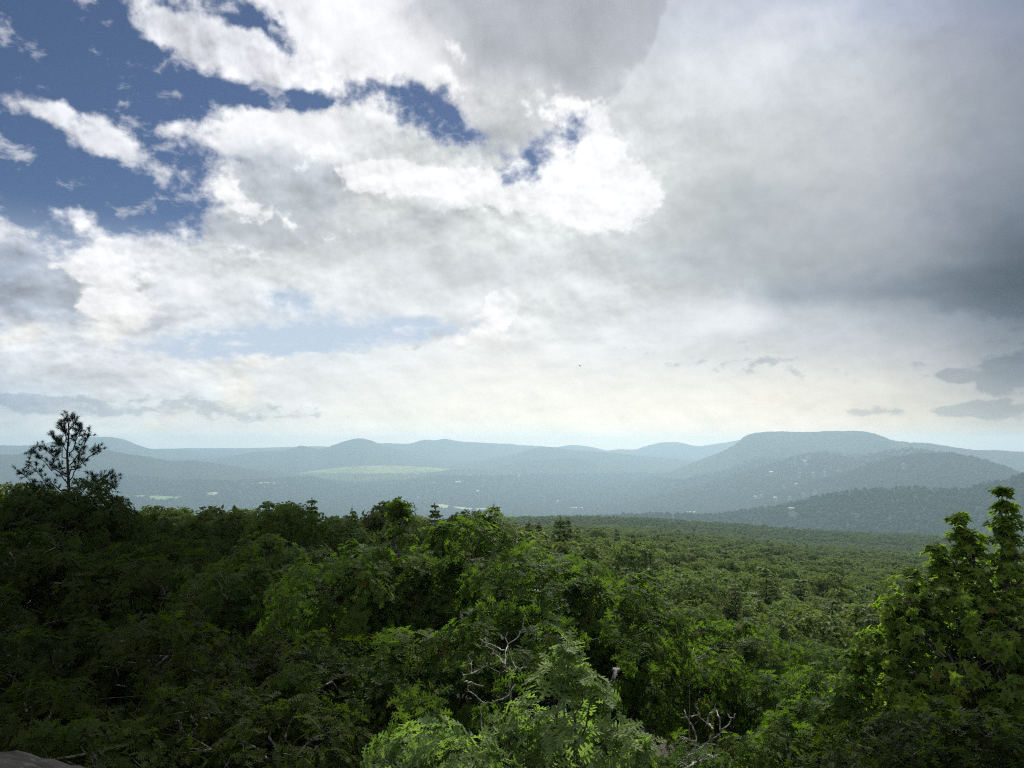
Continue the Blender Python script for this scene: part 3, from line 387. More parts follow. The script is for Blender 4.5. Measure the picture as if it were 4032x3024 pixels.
# skylines as (azimuth, elevation) in degrees seen from the summit
FAR_PLAIN = ((-36.37, -0.19), (-33.60, -0.19), (-25.83, -0.21), (-22.10, -0.15), (-19.39, -0.15), (-15.64, -0.06), (-14.03, -0.02), (-12.40, -0.16), (-7.05, -0.43), (-0.21, -0.30), (6.64, -0.50), (13.31, -0.49), (19.63, -0.41), (36.31, -0.35))
LEFT_MOUNTAIN = ((-36.38, 0.04), (-33.61, 0.04), (-31.78, 0.07), (-30.66, 0.30), (-28.85, 0.55), (-27.37, 0.56), (-26.68, 0.41), (-26.12, 0.16), (-25.27, -0.15), (-23.85, -0.27), (-22.39, -0.37), (-20.60, -0.54), (-16.89, -0.68), (-10.40, -1.24))
LOW_RIDGE = ((-27.19, -0.66), (-24.99, -0.27), (-24.56, -0.21), (-23.84, -0.40), (-20.60, -0.44), (-19.39, -0.31), (-18.62, -0.41), (-15.63, -0.49), (-11.73, -0.73))
PEAK_RIDGE = ((-24.96, -1.02), (-23.25, -0.94), (-20.59, -0.79), (-18.15, -0.38), (-16.27, -0.29), (-15.32, 0.01), (-14.03, -0.22), (-12.73, 0.18), (-11.75, 0.48), (-11.09, 0.55), (-10.42, 0.41), (-9.42, 0.04), (-8.07, -0.30), (-6.37, -0.74), (-4.32, -1.05), (-1.58, -1.43), (1.51, -1.87))
MID_RIDGE = ((-13.70, -0.39), (-9.42, 0.21), (-7.40, 0.21), (-6.55, 0.45), (-5.70, 0.42), (-5.02, 0.52), (-3.99, 0.35), (-2.27, 0.25), (-1.07, 0.18), (-0.21, 0.08), (1.51, -0.16), (4.94, -0.57), (10.00, -1.24))
FAR_RIDGE = ((-4.33, -0.16), (-1.58, 0.04), (-0.55, 0.18), (0.48, 0.08), (1.86, 0.01), (3.23, -0.09), (4.43, 0.08), (5.29, 0.01), (6.31, -0.16), (6.98, -0.33), (8.00, -0.23), (9.01, -0.26), (10.02, 0.04), (11.35, 0.28), (12.34, 0.24), (13.32, 0.01), (14.94, 0.17), (16.54, 0.44), (17.80, 0.60), (20.26, 0.43), (24.09, 0.04))
GREEN_HILL = ((-10.38, -2.24), (-7.04, -1.66), (-3.64, -1.26), (-1.58, -0.92), (0.14, -0.57), (2.55, -0.06), (3.57, -0.16), (4.94, -0.33), (6.64, -0.43), (9.34, -0.70), (11.66, -0.90), (15.23, -1.28), (18.06, -1.68))
SMALL_HILL = ((-4.32, -2.27), (-1.58, -1.67), (0.14, -1.26), (1.51, -1.02), (2.89, -0.95), (4.94, -0.88), (5.79, -1.12), (6.63, -1.52), (7.98, -1.85), (9.99, -2.25))
TABLE_MOUNTAIN = ((2.53, -3.91), (5.60, -3.49), (7.97, -2.93), (10.32, -2.34), (12.31, -1.56), (13.95, -0.89), (15.25, -0.39), (16.22, 0.17), (16.86, 0.70), (17.81, 0.96), (19.05, 1.02), (20.88, 0.97), (22.67, 1.02), (25.25, 0.82), (25.53, 0.72), (26.22, 0.41), (27.17, 0.25), (28.51, 0.16), (29.82, -0.08), (30.84, -0.23), (32.33, -0.28), (33.59, -0.39), (36.30, -0.60))
RIGHT_HILL = ((1.50, -4.98), (6.61, -4.49), (9.96, -3.85), (12.94, -3.08), (15.21, -2.40), (16.80, -1.86), (18.38, -1.32), (19.62, -0.93), (21.14, -0.57), (22.62, -0.59), (23.91, -0.84), (24.92, -0.58), (26.33, -0.27), (27.43, -0.14), (28.50, -0.32), (29.54, -0.62), (31.06, -1.02), (32.76, -1.63), (36.20, -2.66))
SHOULDER_HILL = ((11.59, -5.54), (16.43, -4.20), (19.86, -2.98), (22.57, -2.11), (24.32, -1.46), (26.31, -0.82), (28.22, -0.57), (29.54, -0.53), (31.06, -0.84), (32.53, -1.35), (33.52, -1.85), (36.20, -2.66))
NEAR_SPUR = ((-8.64, -8.38), (-3.61, -6.81), (-0.20, -5.86), (2.87, -5.38), (6.60, -5.22), (10.94, -4.96), (13.87, -5.04), (16.42, -4.72), (18.92, -4.24), (21.34, -3.64), (23.41, -3.15), (25.40, -2.89), (27.06, -2.82), (28.93, -2.83), (30.22, -2.85), (31.50, -2.47), (32.74, -2.06), (33.52, -1.85), (36.26, -1.56))
LEFT_HILL = ((-36.36, -0.32), (-33.58, -0.53), (-32.13, -0.49), (-30.38, -0.26), (-29.09, -0.05), (-28.16, -0.14), (-26.93, -0.45), (-24.97, -0.77), (-23.53, -1.03), (-22.37, -1.01), (-20.58, -1.27), (-18.74, -1.58), (-16.23, -1.93), (-13.66, -2.42), (-10.37, -3.11), (-7.69, -3.47))
VALLEY_KNOLL = ((-27.38, -2.99), (-24.90, -2.87), (-22.90, -2.60), (-21.74, -2.31), (-20.25, -2.08), (-18.11, -2.07), (-16.23, -2.32), (-11.70, -2.37), (-7.03, -2.13), (-5.00, -1.80), (-2.95, -1.70), (-0.55, -1.94), (2.54, -2.21), (5.27, -2.47), (9.98, -2.58), (13.91, -2.81), (17.09, -3.02))
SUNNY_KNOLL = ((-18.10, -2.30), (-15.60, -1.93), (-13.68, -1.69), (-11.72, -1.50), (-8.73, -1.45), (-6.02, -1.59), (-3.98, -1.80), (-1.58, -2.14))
CANOPY_AZ = (-36, -33, -30, -25, -20, -15, -10, -5, 0, 5, 10, 15, 20, 25, 30, 33.7, 37)
CANOPY = (  # distance, then elevation of the crown tops per azimuth
    (8, (-17.23, -17.81, -18.42, -19.43, -20.54, -20.32, -19.69, -19.89, -19.87, -19.61, -19.90, -20.28, -20.57, -19.82, -18.77, -17.88, -17.24)),
    (12, (-11.35, -11.80, -12.41, -13.67, -15.56, -14.94, -13.56, -12.94, -12.82, -13.94, -16.41, -17.24, -17.62, -16.53, -15.35, -14.49, -13.95)),
    (18, (-6.47, -6.76, -7.24, -8.19, -9.57, -9.44, -8.78, -7.87, -7.51, -8.55, -12.84, -14.73, -16.00, -14.82, -13.08, -11.65, -11.21)),
    (30, (-3.35, -3.58, -4.18, -5.04, -5.58, -5.97, -6.28, -6.35, -6.65, -7.63, -11.00, -12.64, -13.83, -13.33, -11.89, -10.49, -10.09)),
    (45, (-2.52, -2.75, -3.43, -4.33, -4.66, -5.03, -5.38, -5.77, -6.33, -7.36, -9.80, -11.12, -12.14, -12.05, -11.35, -10.61, -10.20)),
    (70, (-3.23, -3.46, -4.06, -4.80, -4.98, -5.18, -5.39, -5.86, -6.43, -7.30, -8.73, -9.77, -10.66, -10.74, -10.42, -10.03, -9.64)),
    (120, (-4.42, -4.62, -4.99, -5.44, -5.54, -5.74, -5.94, -6.17, -6.47, -6.97, -7.74, -8.43, -9.05, -9.29, -9.24, -9.09, -8.74)),
    (250, (-5.30, -5.49, -5.66, -5.89, -6.02, -6.09, -6.13, -6.16, -6.23, -6.45, -6.89, -7.40, -7.87, -8.13, -8.13, -8.02, -7.71)),
    (500, (-5.89, -6.07, -6.13, -6.21, -6.30, -6.31, -6.26, -6.12, -6.03, -6.07, -6.23, -6.62, -7.01, -7.25, -7.21, -7.07, -6.79)),
    (1000, (-6.18, -6.37, -6.44, -6.51, -6.52, -6.48, -6.38, -6.09, -5.85, -5.78, -5.83, -6.20, -6.61, -6.76, -6.69, -6.53, -6.28)),
)
# trees that stand out: kind, form, azimuth, elevation of the top, distance, scale, turn, label
TREES = (
    ('young_oak', 'bright_spire', 3.93, -13.26, 9, 1, 0, 'bright young oak with a leafy leader beside the bare lichen branches'),
    ('young_oak', 'bright_low', -6.27, -18.85, 8.8, 1, 20, 'small yellowish green oak at the bottom edge, left of the bright leader'),
    ('young_oak', 'bright_low', -3.17, -20.11, 8.4, 0.75, 140, 'small greyish green oak top touching the bottom edge beside the dark hollow'),
    ('oak_tree', 'sunny_1', 16.07, -12.00, 17, 1, 40, 'sunlit green oak right of the grey snag'),
    ('oak_tree', 'sunny_2', 13.44, -13.98, 15, 0.85, 100, 'mid green oak between the grey snag and the right dead branches'),
    ('oak_tree', 'leader', -8.23, -3.65, 14.5, 1, 0, 'tall central oak whose leafy leader tops the tree line'),
    ('oak_tree', 'oak_2', -2.81, -4.56, 15, 1, 60, 'broad oak just right of the tallest leafy leader'),
    ('oak_tree', 'oak_3', -12.11, -6.72, 14.2, 0.9, 200, 'rounded oak just left of the tallest leafy leader'),
    ('oak_tree', 'oak_1', 2.43, -7.22, 13.2, 0.95, 150, 'dense oak above the bright young oak'),
    ('oak_tree', 'oak_2', 7.30, -8.93, 12.6, 0.85, 10, 'oak ending the dense central group on its right side'),
    ('oak_tree', 'oak_3', 0.59, -11.37, 11.6, 0.95, 80, 'deep green oak behind the bare lichen branches'),
    ('oak_tree', 'oak_1', -5.82, -12.27, 11.8, 0.95, 270, 'shaded oak below the tallest leafy leader'),
    ('oak_tree', 'shaded_1', -11.53, -12.36, 11.6, 0.9, 30, 'shaded dull oak at the left foot of the central group'),
    ('oak_tree', 'oak_2', 9.85, -11.35, 14, 0.6, 210, 'small oak with drooping sprays at the right rim of the central group'),
    ('oak_tree', 'oak_2', -17.43, -5.87, 18, 0.85, 300, 'green oak left of the central group, below the skyline'),
    ('oak_tree', 'shaded_2', -19.75, -7.82, 16, 0.8, 0, 'pale green oak dome left of the central group'),
    ('oak_tree', 'shaded_1', -24.03, -6.35, 19.5, 1.15, 70, 'wide dull oak dome with glinting leaves in the left middle'),
    ('oak_tree', 'shaded_3', -28.34, -6.50, 20, 1, 10, 'dull oak dome left of the wide glinting one'),
    ('oak_tree', 'shaded_2', -32.25, -4.78, 21, 1.05, 90, 'rounded dull oak at the left edge below the pine thicket'),
    ('oak_tree', 'shaded_3', -30.21, -1.98, 28, 1, 190, 'dark thick oak right under the pine top'),
    ('oak_tree', 'shaded_1', -32.67, -2.24, 29, 0.95, 250, 'dark oak at the left edge beside the pine'),
    ('oak_tree', 'shaded_2', -27.85, -2.94, 29, 0.9, 330, 'dark oak sloping down to the right of the pine'),
    ('oak_tree', 'oak_1', -15.99, -3.90, 27, 0.75, 45, 'small spiky oak top on the skyline left of the tallest leader'),
    ('oak_tree', 'shaded_3', -24.82, -9.97, 13.4, 1, 120, 'dull oak with light rims in the lower left'),
    ('oak_tree', 'shaded_2', -30.24, -10.34, 13.8, 1, 280, 'dark oak mass at the left edge, lower left'),
    ('oak_tree', 'shaded_1', -18.77, -12.60, 12.6, 0.95, 160, 'dull oak in the lower left beside the central group'),
    ('oak_tree', 'shaded_3', -26.81, -16.30, 10, 0.62, 20, 'oak spray above the summit rock'),
    ('oak_tree', 'shaded_2', -16.21, -17.09, 9.6, 0.7, 75, 'lobed oak spray near the bottom edge, right of the rock'),
    ('oak_tree', 'shaded_1', -31.55, -13.46, 11.6, 0.75, 0, 'near black oak at the left edge above the summit rock'),
    ('oak_tree', 'shaded_2', -21.26, -15.16, 10.6, 0.7, 225, 'oak spray between the rock and the central group'),
    ('oak_tree', 'shaded_3', -11.93, -17.02, 10.4, 0.75, 310, 'dark oak in the hollow left of the yellowish green oak'),
    ('oak_tree', 'oak_3', 23.21, -14.47, 12.4, 0.75, 15, 'oak top left of the maple foot'),
    ('oak_tree', 'shaded_1', 29.10, -15.29, 9, 0.62, 95, 'dark broad leaved oak spray below the maple'),
    ('oak_tree', 'shaded_2', 32.18, -15.50, 9.2, 0.75, 180, 'near black oak in the lower right corner'),
    ('oak_tree', 'oak_1', 19.30, -14.84, 14.8, 0.75, 240, 'mid green oak right of the sunlit oak'),
    ('oak_tree', 'oak_3', 19.34, -17.78, 11, 0.7, 330, 'shaded oak behind the right dead branches'),
    ('oak_tree', 'shaded_3', 24.41, -17.89, 9.4, 0.6, 60, 'dull oak spray at the bottom edge, right of the dead branches'),
    ('oak_tree', 'oak_1', 12.63, -19.93, 9.6, 0.5, 130, 'small oak top at the bottom edge behind the right dead branches'),
    ('oak_tree', 'oak_2', 7.10, -14.72, 12.2, 0.6, 250, 'oak behind the bright leader and beside the grey snag'),
    ('maple_tree', 'maple', 32.35, -2.44, 13, 1, 0, 'tall yellow green maple rising at the right edge of the view'),
    ('pine_tree', 'pine', -30.03, 1.80, 30, 1, 0, 'thin dark pine top with open boughs standing above the left thicket'),
)
CONIFERS = (  # azimuth, elevation of the tip, distance, scale, form
    (-14.47, -3.85, 34, 0.8, 'a'),
    (-11.66, -4.61, 36, 0.7, 'b'),
    (-5.67, -4.32, 44, 0.85, 'a'),
    (-3.47, -4.70, 42, 0.8, 'b'),
    (-1.33, -4.34, 50, 1, 'c'),
    (-1.99, -5.36, 40, 0.6, 'a'),
    (1.25, -5.58, 60, 0.9, 'b'),
    (1.99, -5.57, 66, 0.7, 'a'),
    (3.54, -5.28, 62, 1.1, 'c'),
    (4.13, -5.20, 70, 0.8, 'a'),
    (7.41, -5.89, 850, 1.8, 'b'),
    (13.18, -5.71, 850, 2.3, 'a'),
    (17.49, -6.21, 800, 2.2, 'b'),
    (18.03, -8.30, 72, 1.45, 'd'),
    (22.24, -10.16, 64, 1.25, 'd'),
    (10.06, -6.91, 90, 1.5, 'd'),
    (6.09, -7.19, 66, 1.1, 'd'),
    (12.97, -9.46, 66, 1.1, 'e'),
    (15.93, -9.48, 60, 1, 'e'),
    (20.24, -8.99, 95, 1.5, 'd'),
    (11.89, -7.57, 110, 1.6, 'e'),
    (24.11, -9.39, 80, 1.2, 'd'),
    (8.31, -8.63, 52, 0.9, 'e'),
    (15.30, -7.32, 130, 1.7, 'd'),
    (4.63, -6.13, 80, 1.2, 'd'),
    (19.14, -11.28, 54, 1, 'e'),
    (11.27, -10.89, 48, 0.9, 'e'),
)
# bare branches: per branch a run of (azimuth, elevation)
DEAD_LEFT = (
    ((-2.07, -20.15), (-2.24, -18.90), (-2.08, -17.93), (-2.53, -17.53), (-3.14, -17.13), (-3.20, -16.83), (-2.87, -16.66)),
    ((0.27, -16.75), (-0.07, -17.15), (-0.52, -17.60), (-1.41, -17.94), (-2.08, -17.93)),
    ((-2.08, -16.86), (-2.87, -16.63), (-3.20, -16.63), (-3.54, -16.47), (-3.56, -16.12), (-2.92, -16.03), (-2.96, -15.22), (-3.21, -14.81)),
    ((-2.92, -16.03), (-2.31, -15.76), (-2.03, -15.52)),
    ((-2.96, -15.42), (-3.15, -15.37)),
)
DEAD_MIDDLE = (
    ((-0.12, -17.84), (-0.07, -16.65), (-0.18, -16.15), (-0.52, -15.44), (-0.97, -14.93), (-1.42, -14.42), (-1.87, -14.26), (-2.54, -14.15)),
    ((-1.87, -14.26), (-1.98, -13.69)),
    ((-0.52, -14.63), (-0.29, -14.11), (0.49, -13.59), (0.83, -12.76), (1.00, -12.13)),
    ((-0.29, -14.11), (-0.50, -13.70)),
    ((-0.52, -14.52), (-1.30, -14.21), (-1.98, -14.00), (-2.37, -13.69)),
    ((-0.69, -15.44), (-0.40, -15.70), (0.10, -16.03), (0.38, -15.70), (1.05, -15.61)),
    ((0.38, -15.70), (0.16, -15.44), (-0.01, -14.78)),
    ((-0.52, -15.44), (-0.50, -14.63)),
)
DEAD_RIGHT = (
    ((11.67, -21.53), (12.96, -20.47), (13.50, -20.11), (14.03, -19.70), (14.77, -19.18), (15.30, -18.67), (15.73, -17.97)),
    ((13.50, -20.11), (14.34, -19.93)),
    ((14.03, -19.70), (14.25, -19.03), (13.84, -18.69), (13.22, -18.26), (12.74, -18.41)),
    ((12.96, -20.47), (13.09, -19.68), (12.80, -18.95), (12.42, -18.41), (12.29, -17.99)),
    ((13.06, -19.87), (12.13, -19.65)),
    ((14.69, -19.09), (14.67, -18.25), (14.49, -17.83)),
    ((13.22, -18.26), (13.04, -17.70), (13.29, -17.25)),
    ((13.84, -18.69), (14.01, -18.11), (14.39, -17.70)),
)
DEAD_LOW = (
    ((11.45, -22.17), (12.41, -21.47), (13.16, -21.05), (13.69, -20.74), (14.45, -20.62)),
    ((13.16, -21.05), (13.38, -20.69)),
)
DEAD_UPPER = (
    ((12.63, -16.08), (12.88, -15.17), (13.19, -14.68), (12.88, -14.27), (12.57, -13.79)),
    ((13.19, -14.68), (13.83, -14.32), (14.37, -13.91), (14.60, -13.71)),
    ((13.08, -14.91), (13.83, -14.54), (14.26, -14.19)),
    ((12.88, -15.17), (12.66, -14.69), (12.72, -14.28)),
    ((12.88, -14.27), (13.05, -13.86)),
)
SNAG = (
    ((6.99, -18.30), (7.17, -16.93), (7.34, -16.23), (7.46, -15.60)),
    ((7.42, -15.72), (7.77, -15.63)),
)
HOUSES = ((-26.46, -3.33), (-26.07, -1.21), (-21.46, -3.28), (-21.17, -3.32), (-19.17, -2.63), (-18.51, -2.66), (-17.06, -2.63), (-14.25, -2.57), (-12.65, -1.62), (-12.61, -2.53), (-11.64, -1.47), (-11.46, -2.65), (-11.40, -1.47), (-10.87, -1.47), (-10.80, -2.68), (-10.71, -1.49), (-9.49, -1.57), (-9.19, -2.77), (-8.85, -2.77), (-7.92, -1.92), (-7.23, -3.13), (-7.13, -1.82), (-6.91, -3.76), (-6.72, -3.29), (-6.21, -3.30), (-5.77, -2.74), (-5.40, -3.39), (-2.56, -3.37), (-2.24, -3.37), (0.50, -2.23), (1.28, -2.36), (1.98, -3.60), (2.21, -3.67), (3.37, -4.12), (4.04, -3.08), (6.45, -5.90), (6.58, -2.69), (8.30, -5.07), (10.45, -5.67), (17.43, -3.62), (17.85, -3.50), (18.26, -3.40), (18.56, -1.89), (18.77, -3.67), (19.40, -2.79), (19.74, -3.56), (19.81, -4.42), (20.16, -2.72), (20.44, -1.94), (20.65, -3.28), (20.79, -1.12), (21.29, -1.93), (21.40, -3.10), (22.03, -1.87), (23.01, -1.60), (26.88, -1.22), (29.40, -0.49))
FIELDS = (
    ('bright green mown field on the left of the valley floor', ((-25.21, -3.37), (-24.70, -3.33), (-24.03, -3.39), (-23.17, -3.44), (-23.12, -3.53), (-23.93, -3.57), (-24.40, -3.68), (-25.02, -3.54))),
    ('narrow green field at the left end of the bright mown field', ((-26.00, -3.31), (-25.35, -3.30), (-25.30, -3.41), (-25.86, -3.42))),
    ('narrow light field among trees left of the valley middle', ((-18.35, -2.61), (-17.79, -2.58), (-16.95, -2.61), (-17.00, -2.68), (-17.89, -2.69))),
    ('pale yard round a cluster of houses left of the valley middle', ((-21.61, -3.23), (-20.92, -3.20), (-20.62, -3.29), (-20.92, -3.39), (-21.46, -3.35))),
    ('long pale field below the valley houses', ((-5.64, -4.33), (-5.07, -4.29), (-4.62, -4.36), (-4.73, -4.61), (-5.30, -4.56), (-5.75, -4.50))),
    ('pale field strip bending along the valley floor', ((-4.62, -4.45), (-3.83, -4.48), (-2.92, -4.57), (-2.92, -4.70), (-3.48, -4.75), (-4.17, -4.61))),
    ('pale field with a bushy edge at the right end of the strip', ((-2.71, -4.59), (-2.01, -4.57), (-0.81, -4.52), (-0.75, -4.78), (-1.66, -4.80), (-2.58, -4.75))),
    ('small tan clearing high on the wooded rise', ((-4.31, -2.63), (-3.95, -2.59), (-3.59, -2.64), (-3.67, -2.74), (-4.23, -2.73))),
    ('small tan field right of the valley middle', ((4.25, -4.54), (4.71, -4.49), (5.23, -4.50), (5.18, -4.60), (4.42, -4.63))),
    ('tan bank beside the foot of the near slope', ((6.73, -5.68), (7.18, -5.56), (7.65, -5.60), (7.58, -5.76), (6.95, -5.83))),
    ('light strip of grass in the haze right of the valley middle', ((12.41, -4.80), (12.95, -4.68), (13.44, -4.67), (13.27, -4.78), (12.62, -4.88))),
)
BIRD = (5.09, 5.93)


# ---------------------------------------------------------------- helpers for meshes and tags
RNG = np.random.default_rng(11)


def tag(o, label=None, category=None, group=None, kind=None):
    for k, v in (('label', label), ('category', category), ('group', group), ('kind', kind)):
        if v:
            o[k] = v
    return o


def link(o, parent=None):
    scene.collection.objects.link(o)
    if parent is not None:
        o.parent = parent
    return o


def mesh_of(name, verts, loops, sizes, mats=(), smooth=False, mat_ids=None):
    """Mesh from flat arrays: vertex positions, corner vertex indices, corners per face."""
    me = bpy.data.meshes.new(name)
    verts = np.asarray(verts, np.float32)
    loops = np.asarray(loops, np.int32).ravel()
    sizes = np.asarray(sizes, np.int32)
    me.vertices.add(len(verts))
    me.vertices.foreach_set('co', verts.ravel())
    me.loops.add(len(loops))
    me.loops.foreach_set('vertex_index', loops)
    me.polygons.add(len(sizes))
    me.polygons.foreach_set('loop_start', np.concatenate(([0], np.cumsum(sizes)[:-1])).astype(np.int32))
    if mat_ids is not None:
        me.polygons.foreach_set('material_index', np.asarray(mat_ids, np.int32))
    me.polygons.foreach_set('use_smooth', np.full(len(sizes), smooth))
    for m in mats:
        me.materials.append(m)
    me.update(calc_edges=True)
    return me


def grid_loops(nr, nc, wrap=False):
    i, j = np.meshgrid(np.arange(nr - 1), np.arange(nc if wrap else nc - 1), indexing='ij')
    j2 = (j + 1) % nc
    return np.stack([i * nc + j, i * nc + j2, (i + 1) * nc + j2, (i + 1) * nc + j], -1).reshape(-1, 4)


def hash2(ix, iy, seed):
    h = (ix.astype(np.int64) * 374761393 + iy.astype(np.int64) * 668265263 + seed * 1442695041) & 0x7fffffff
    h = ((h ^ (h >> 13)) * 1274126177) & 0x7fffffff
    return ((h ^ (h >> 16)) & 0xffff) / 65535.0


def vnoise(x, y, seed=0):
    x = np.asarray(x, float); y = np.asarray(y, float)
    ix, iy = np.floor(x), np.floor(y)
    fx, fy = x - ix, y - iy
    fx = fx * fx * (3 - 2 * fx); fy = fy * fy * (3 - 2 * fy)
    a, b = hash2(ix, iy, seed), hash2(ix + 1, iy, seed)
    c, d = hash2(ix, iy + 1, seed), hash2(ix + 1, iy + 1, seed)
    return (a * (1 - fx) + b * fx) * (1 - fy) + (c * (1 - fx) + d * fx) * fy


def fbm(x, y, octaves=4, seed=0, gain=0.5):
    s, a, n = 0.0, 1.0, 0.0
    for k in range(octaves):
        s = s + a * vnoise(x * 2 ** k + 17.3 * k, y * 2 ** k - 9.1 * k, seed + k)
        n += a
        a *= gain
    return s / n - 0.5


def smooth_interp(x, xs, ys):
    """Catmull-Rom through the profile points."""
    xs, ys = np.asarray(xs, float), np.asarray(ys, float)
    x = np.clip(x, xs[0], xs[-1])
    i = np.clip(np.searchsorted(xs, x, side='right') - 1, 0, len(xs) - 2)
    m = np.gradient(ys, xs)
    h = xs[i + 1] - xs[i]
    t = (x - xs[i]) / h
    return ((2 * t**3 - 3 * t**2 + 1) * ys[i] + (t**3 - 2 * t**2 + t) * h * m[i]
            + (-2 * t**3 + 3 * t**2) * ys[i + 1] + (t**3 - t**2) * h * m[i + 1])


def polar(az, r):
    return r * np.sin(np.radians(az)), r * np.cos(np.radians(az))


# ---------------------------------------------------------------- height of the land
CAN_R = np.array([row[0] for row in CANOPY], float)
CAN_E = np.array([row[1] for row in CANOPY], float)
CAN_A = np.array(CANOPY_AZ, float)
TREE_H = ((4, 3.5), (8, 4.6), (20, 5.5), (40, 6.5), (80, 8.0), (160, 10.0), (1000, 11.0))


def canopy_z(az, r):
    """Height of the crown tops of the near and middle forest."""
    az = np.clip(np.asarray(az, float), CAN_A[0], CAN_A[-1])
    r = np.asarray(r, float)
    q = np.interp(np.log(np.clip(r, 8, 1000)), np.log(CAN_R), np.arange(len(CAN_R)))
    a = np.interp(az, CAN_A, np.arange(len(CAN_A)))
    i = np.minimum(q.astype(int), len(CAN_R) - 2); j = np.minimum(a.astype(int), len(CAN_A) - 2)
    fi, fj = q - i, a - j
    e = ((CAN_E[i, j] * (1 - fj) + CAN_E[i, j + 1] * fj) * (1 - fi) + (CAN_E[i + 1, j] * (1 - fj) + CAN_E[i + 1, j + 1] * fj) * fi)
    return EYE + np.clip(r, 8, 1000) * np.tan(np.radians(e))


def tree_height(r):
    return np.interp(r, [p[0] for p in TREE_H], [p[1] for p in TREE_H])


def valley_z(az, r):
    x, y = polar(az, r)
    base = np.interp(r, (1500, 2600, 4000, 7000, 11000, 18000, 30000), (-300, -420, -455, -450, -400, -330, -260))
    return base + 46 * fbm(x / 1500, y / 1500, 3, 5) + 12 * fbm(x / 420, y / 420, 3, 9)


def ground_z(az, r):
    """The land under the trees: the summit slope, the drop behind its crest, and the valley."""
    az = np.asarray(az, float); r = np.asarray(r, float)
    a = np.clip(az, -42, 42)
    z = canopy_z(a, r) - tree_height(r)
    ledge = np.interp(r, (0, 2.5, 4.2, 8), (-0.25, -0.35, -2.6, 0))
    z8 = canopy_z(a, np.full_like(r, 8.0)) - tree_height(8.0)
    z = np.where(r < 8, np.where(r < 4.2, ledge, -2.6 + (z8 + 2.6) * np.clip((r - 4.2) / 3.8, 0, 1)), z)
    zc = canopy_z(a, np.full_like(r, 1000.0)) - 11.0
    f = np.clip((r - 1000) / 1700, 0, 1)
    f = f * f * (3 - 2 * f)
    z = np.where(r > 1000, zc * (1 - f) + valley_z(a, np.maximum(r, 1500)) * f, z)
    # behind the photographer the summit falls away gently
    b = np.clip((np.abs(az) - 42) / 40, 0, 1)
    z = z * (1 - b) + np.where(r < 3, -0.3, -0.3 - 0.12 * np.minimum(r, 3500)) * b
    return z + np.where(r > 6, 0.5 * fbm(*[c / 9.0 for c in polar(az, r)], 3, 3), 0)


# ---------------------------------------------------------------- materials of the land
def new_mat(name):
    m = bpy.data.materials.new(name)
    m.use_nodes = True
    m.node_tree.nodes.clear()
    N = Nodes(m.node_tree)
    out = N.new('ShaderNodeOutputMaterial')
    return m, N, out


def forest_floor():
    m, N, out = new_mat('forest floor')
    p = N.new('ShaderNodeNewGeometry').outputs['Position']
    n = N.noise(p, 0.5, 6, 0.6)
    b = N.new('ShaderNodeBsdfPrincipled')
    N.put(b.inputs['Base Color'], N.mix(n, (0.016, 0.014, 0.009, 1), (0.05, 0.042, 0.024, 1)))
    b.inputs['Roughness'].default_value = 0.95
    bp = N.new('ShaderNodeBump'); bp.inputs['Strength'].default_value = 0.6; bp.inputs['Distance'].default_value = 0.2
    N.put(bp.inputs['Height'], n); N.put(b.inputs['Normal'], bp.outputs[0])
    N.put(out.inputs['Surface'], b.outputs[0])
    return m


def far_woods(name, dark, mid, pale, grain=14.0, rough=7.0, clearing=0.0):
    """Woods seen from kilometres away: crowns as grain in height and colour, stands of other species, rock and clearings."""
    m, N, out = new_mat(name)
    p = N.new('ShaderNodeNewGeometry').outputs['Position']
    crown = N.new('ShaderNodeTexVoronoi', feature='F1')
    N.put(crown.inputs['Vector'], p); crown.inputs['Scale'].default_value = 1.0 / grain
    stands = N.noise(p, 1 / 260.0, 5, 0.6)
    patch = N.noise(p, 1 / 70.0, 4, 0.6)
    cr = N.xyz(crown.outputs['Color'])[0]
    c = N.mix(N.step(stands, 0.36, 0.62), dark, mid)
    c = N.mix(N.mul(N.step(patch, 0.45, 0.75), 0.6), c, pale)
    c = N.mix(0.55, c, N.mix(cr, dark, pale))
    if clearing:
        open_ = N.step(N.add(N.noise(p, 1 / 420.0, 3, 0.5), N.mul(N.sub(patch, 0.5), 0.3)), 1 - clearing, 1.03 - clearing)
        c = N.mix(open_, c, (0.13, 0.17, 0.06, 1))
    b = N.new('ShaderNodeBsdfPrincipled')
    N.put(b.inputs['Base Color'], c)
    b.inputs['Roughness'].default_value = 0.9
    b.inputs['Specular IOR Level'].default_value = 0.15
    bp = N.new('ShaderNodeBump'); bp.inputs['Strength'].default_value = 1.0; bp.inputs['Distance'].default_value = rough
    N.put(bp.inputs['Height'], N.add(N.mul(N.sub(1.0, crown.outputs['Distance']), 1.0), N.mul(patch, 1.2)))
    N.put(b.inputs['Normal'], bp.outputs[0])
    N.put(out.inputs['Surface'], b.outputs[0])
    return m


M_FLOOR = forest_floor()
M_WOODS = far_woods('valley woods', (0.008, 0.017, 0.009, 1), (0.016, 0.030, 0.013, 1), (0.034, 0.050, 0.020, 1), clearing=0.33)
M_HILLS = far_woods('hill woods', (0.008, 0.017, 0.009, 1), (0.016, 0.030, 0.012, 1), (0.030, 0.046, 0.017, 1))
M_PASTURE_LIT = far_woods('pasture and young trees painted sunlit', (0.08, 0.12, 0.035, 1), (0.20, 0.25, 0.07, 1), (0.36, 0.38, 0.13, 1), grain=22.0, rough=4.0)  # sunlight on the knoll is put into these paler pasture colours


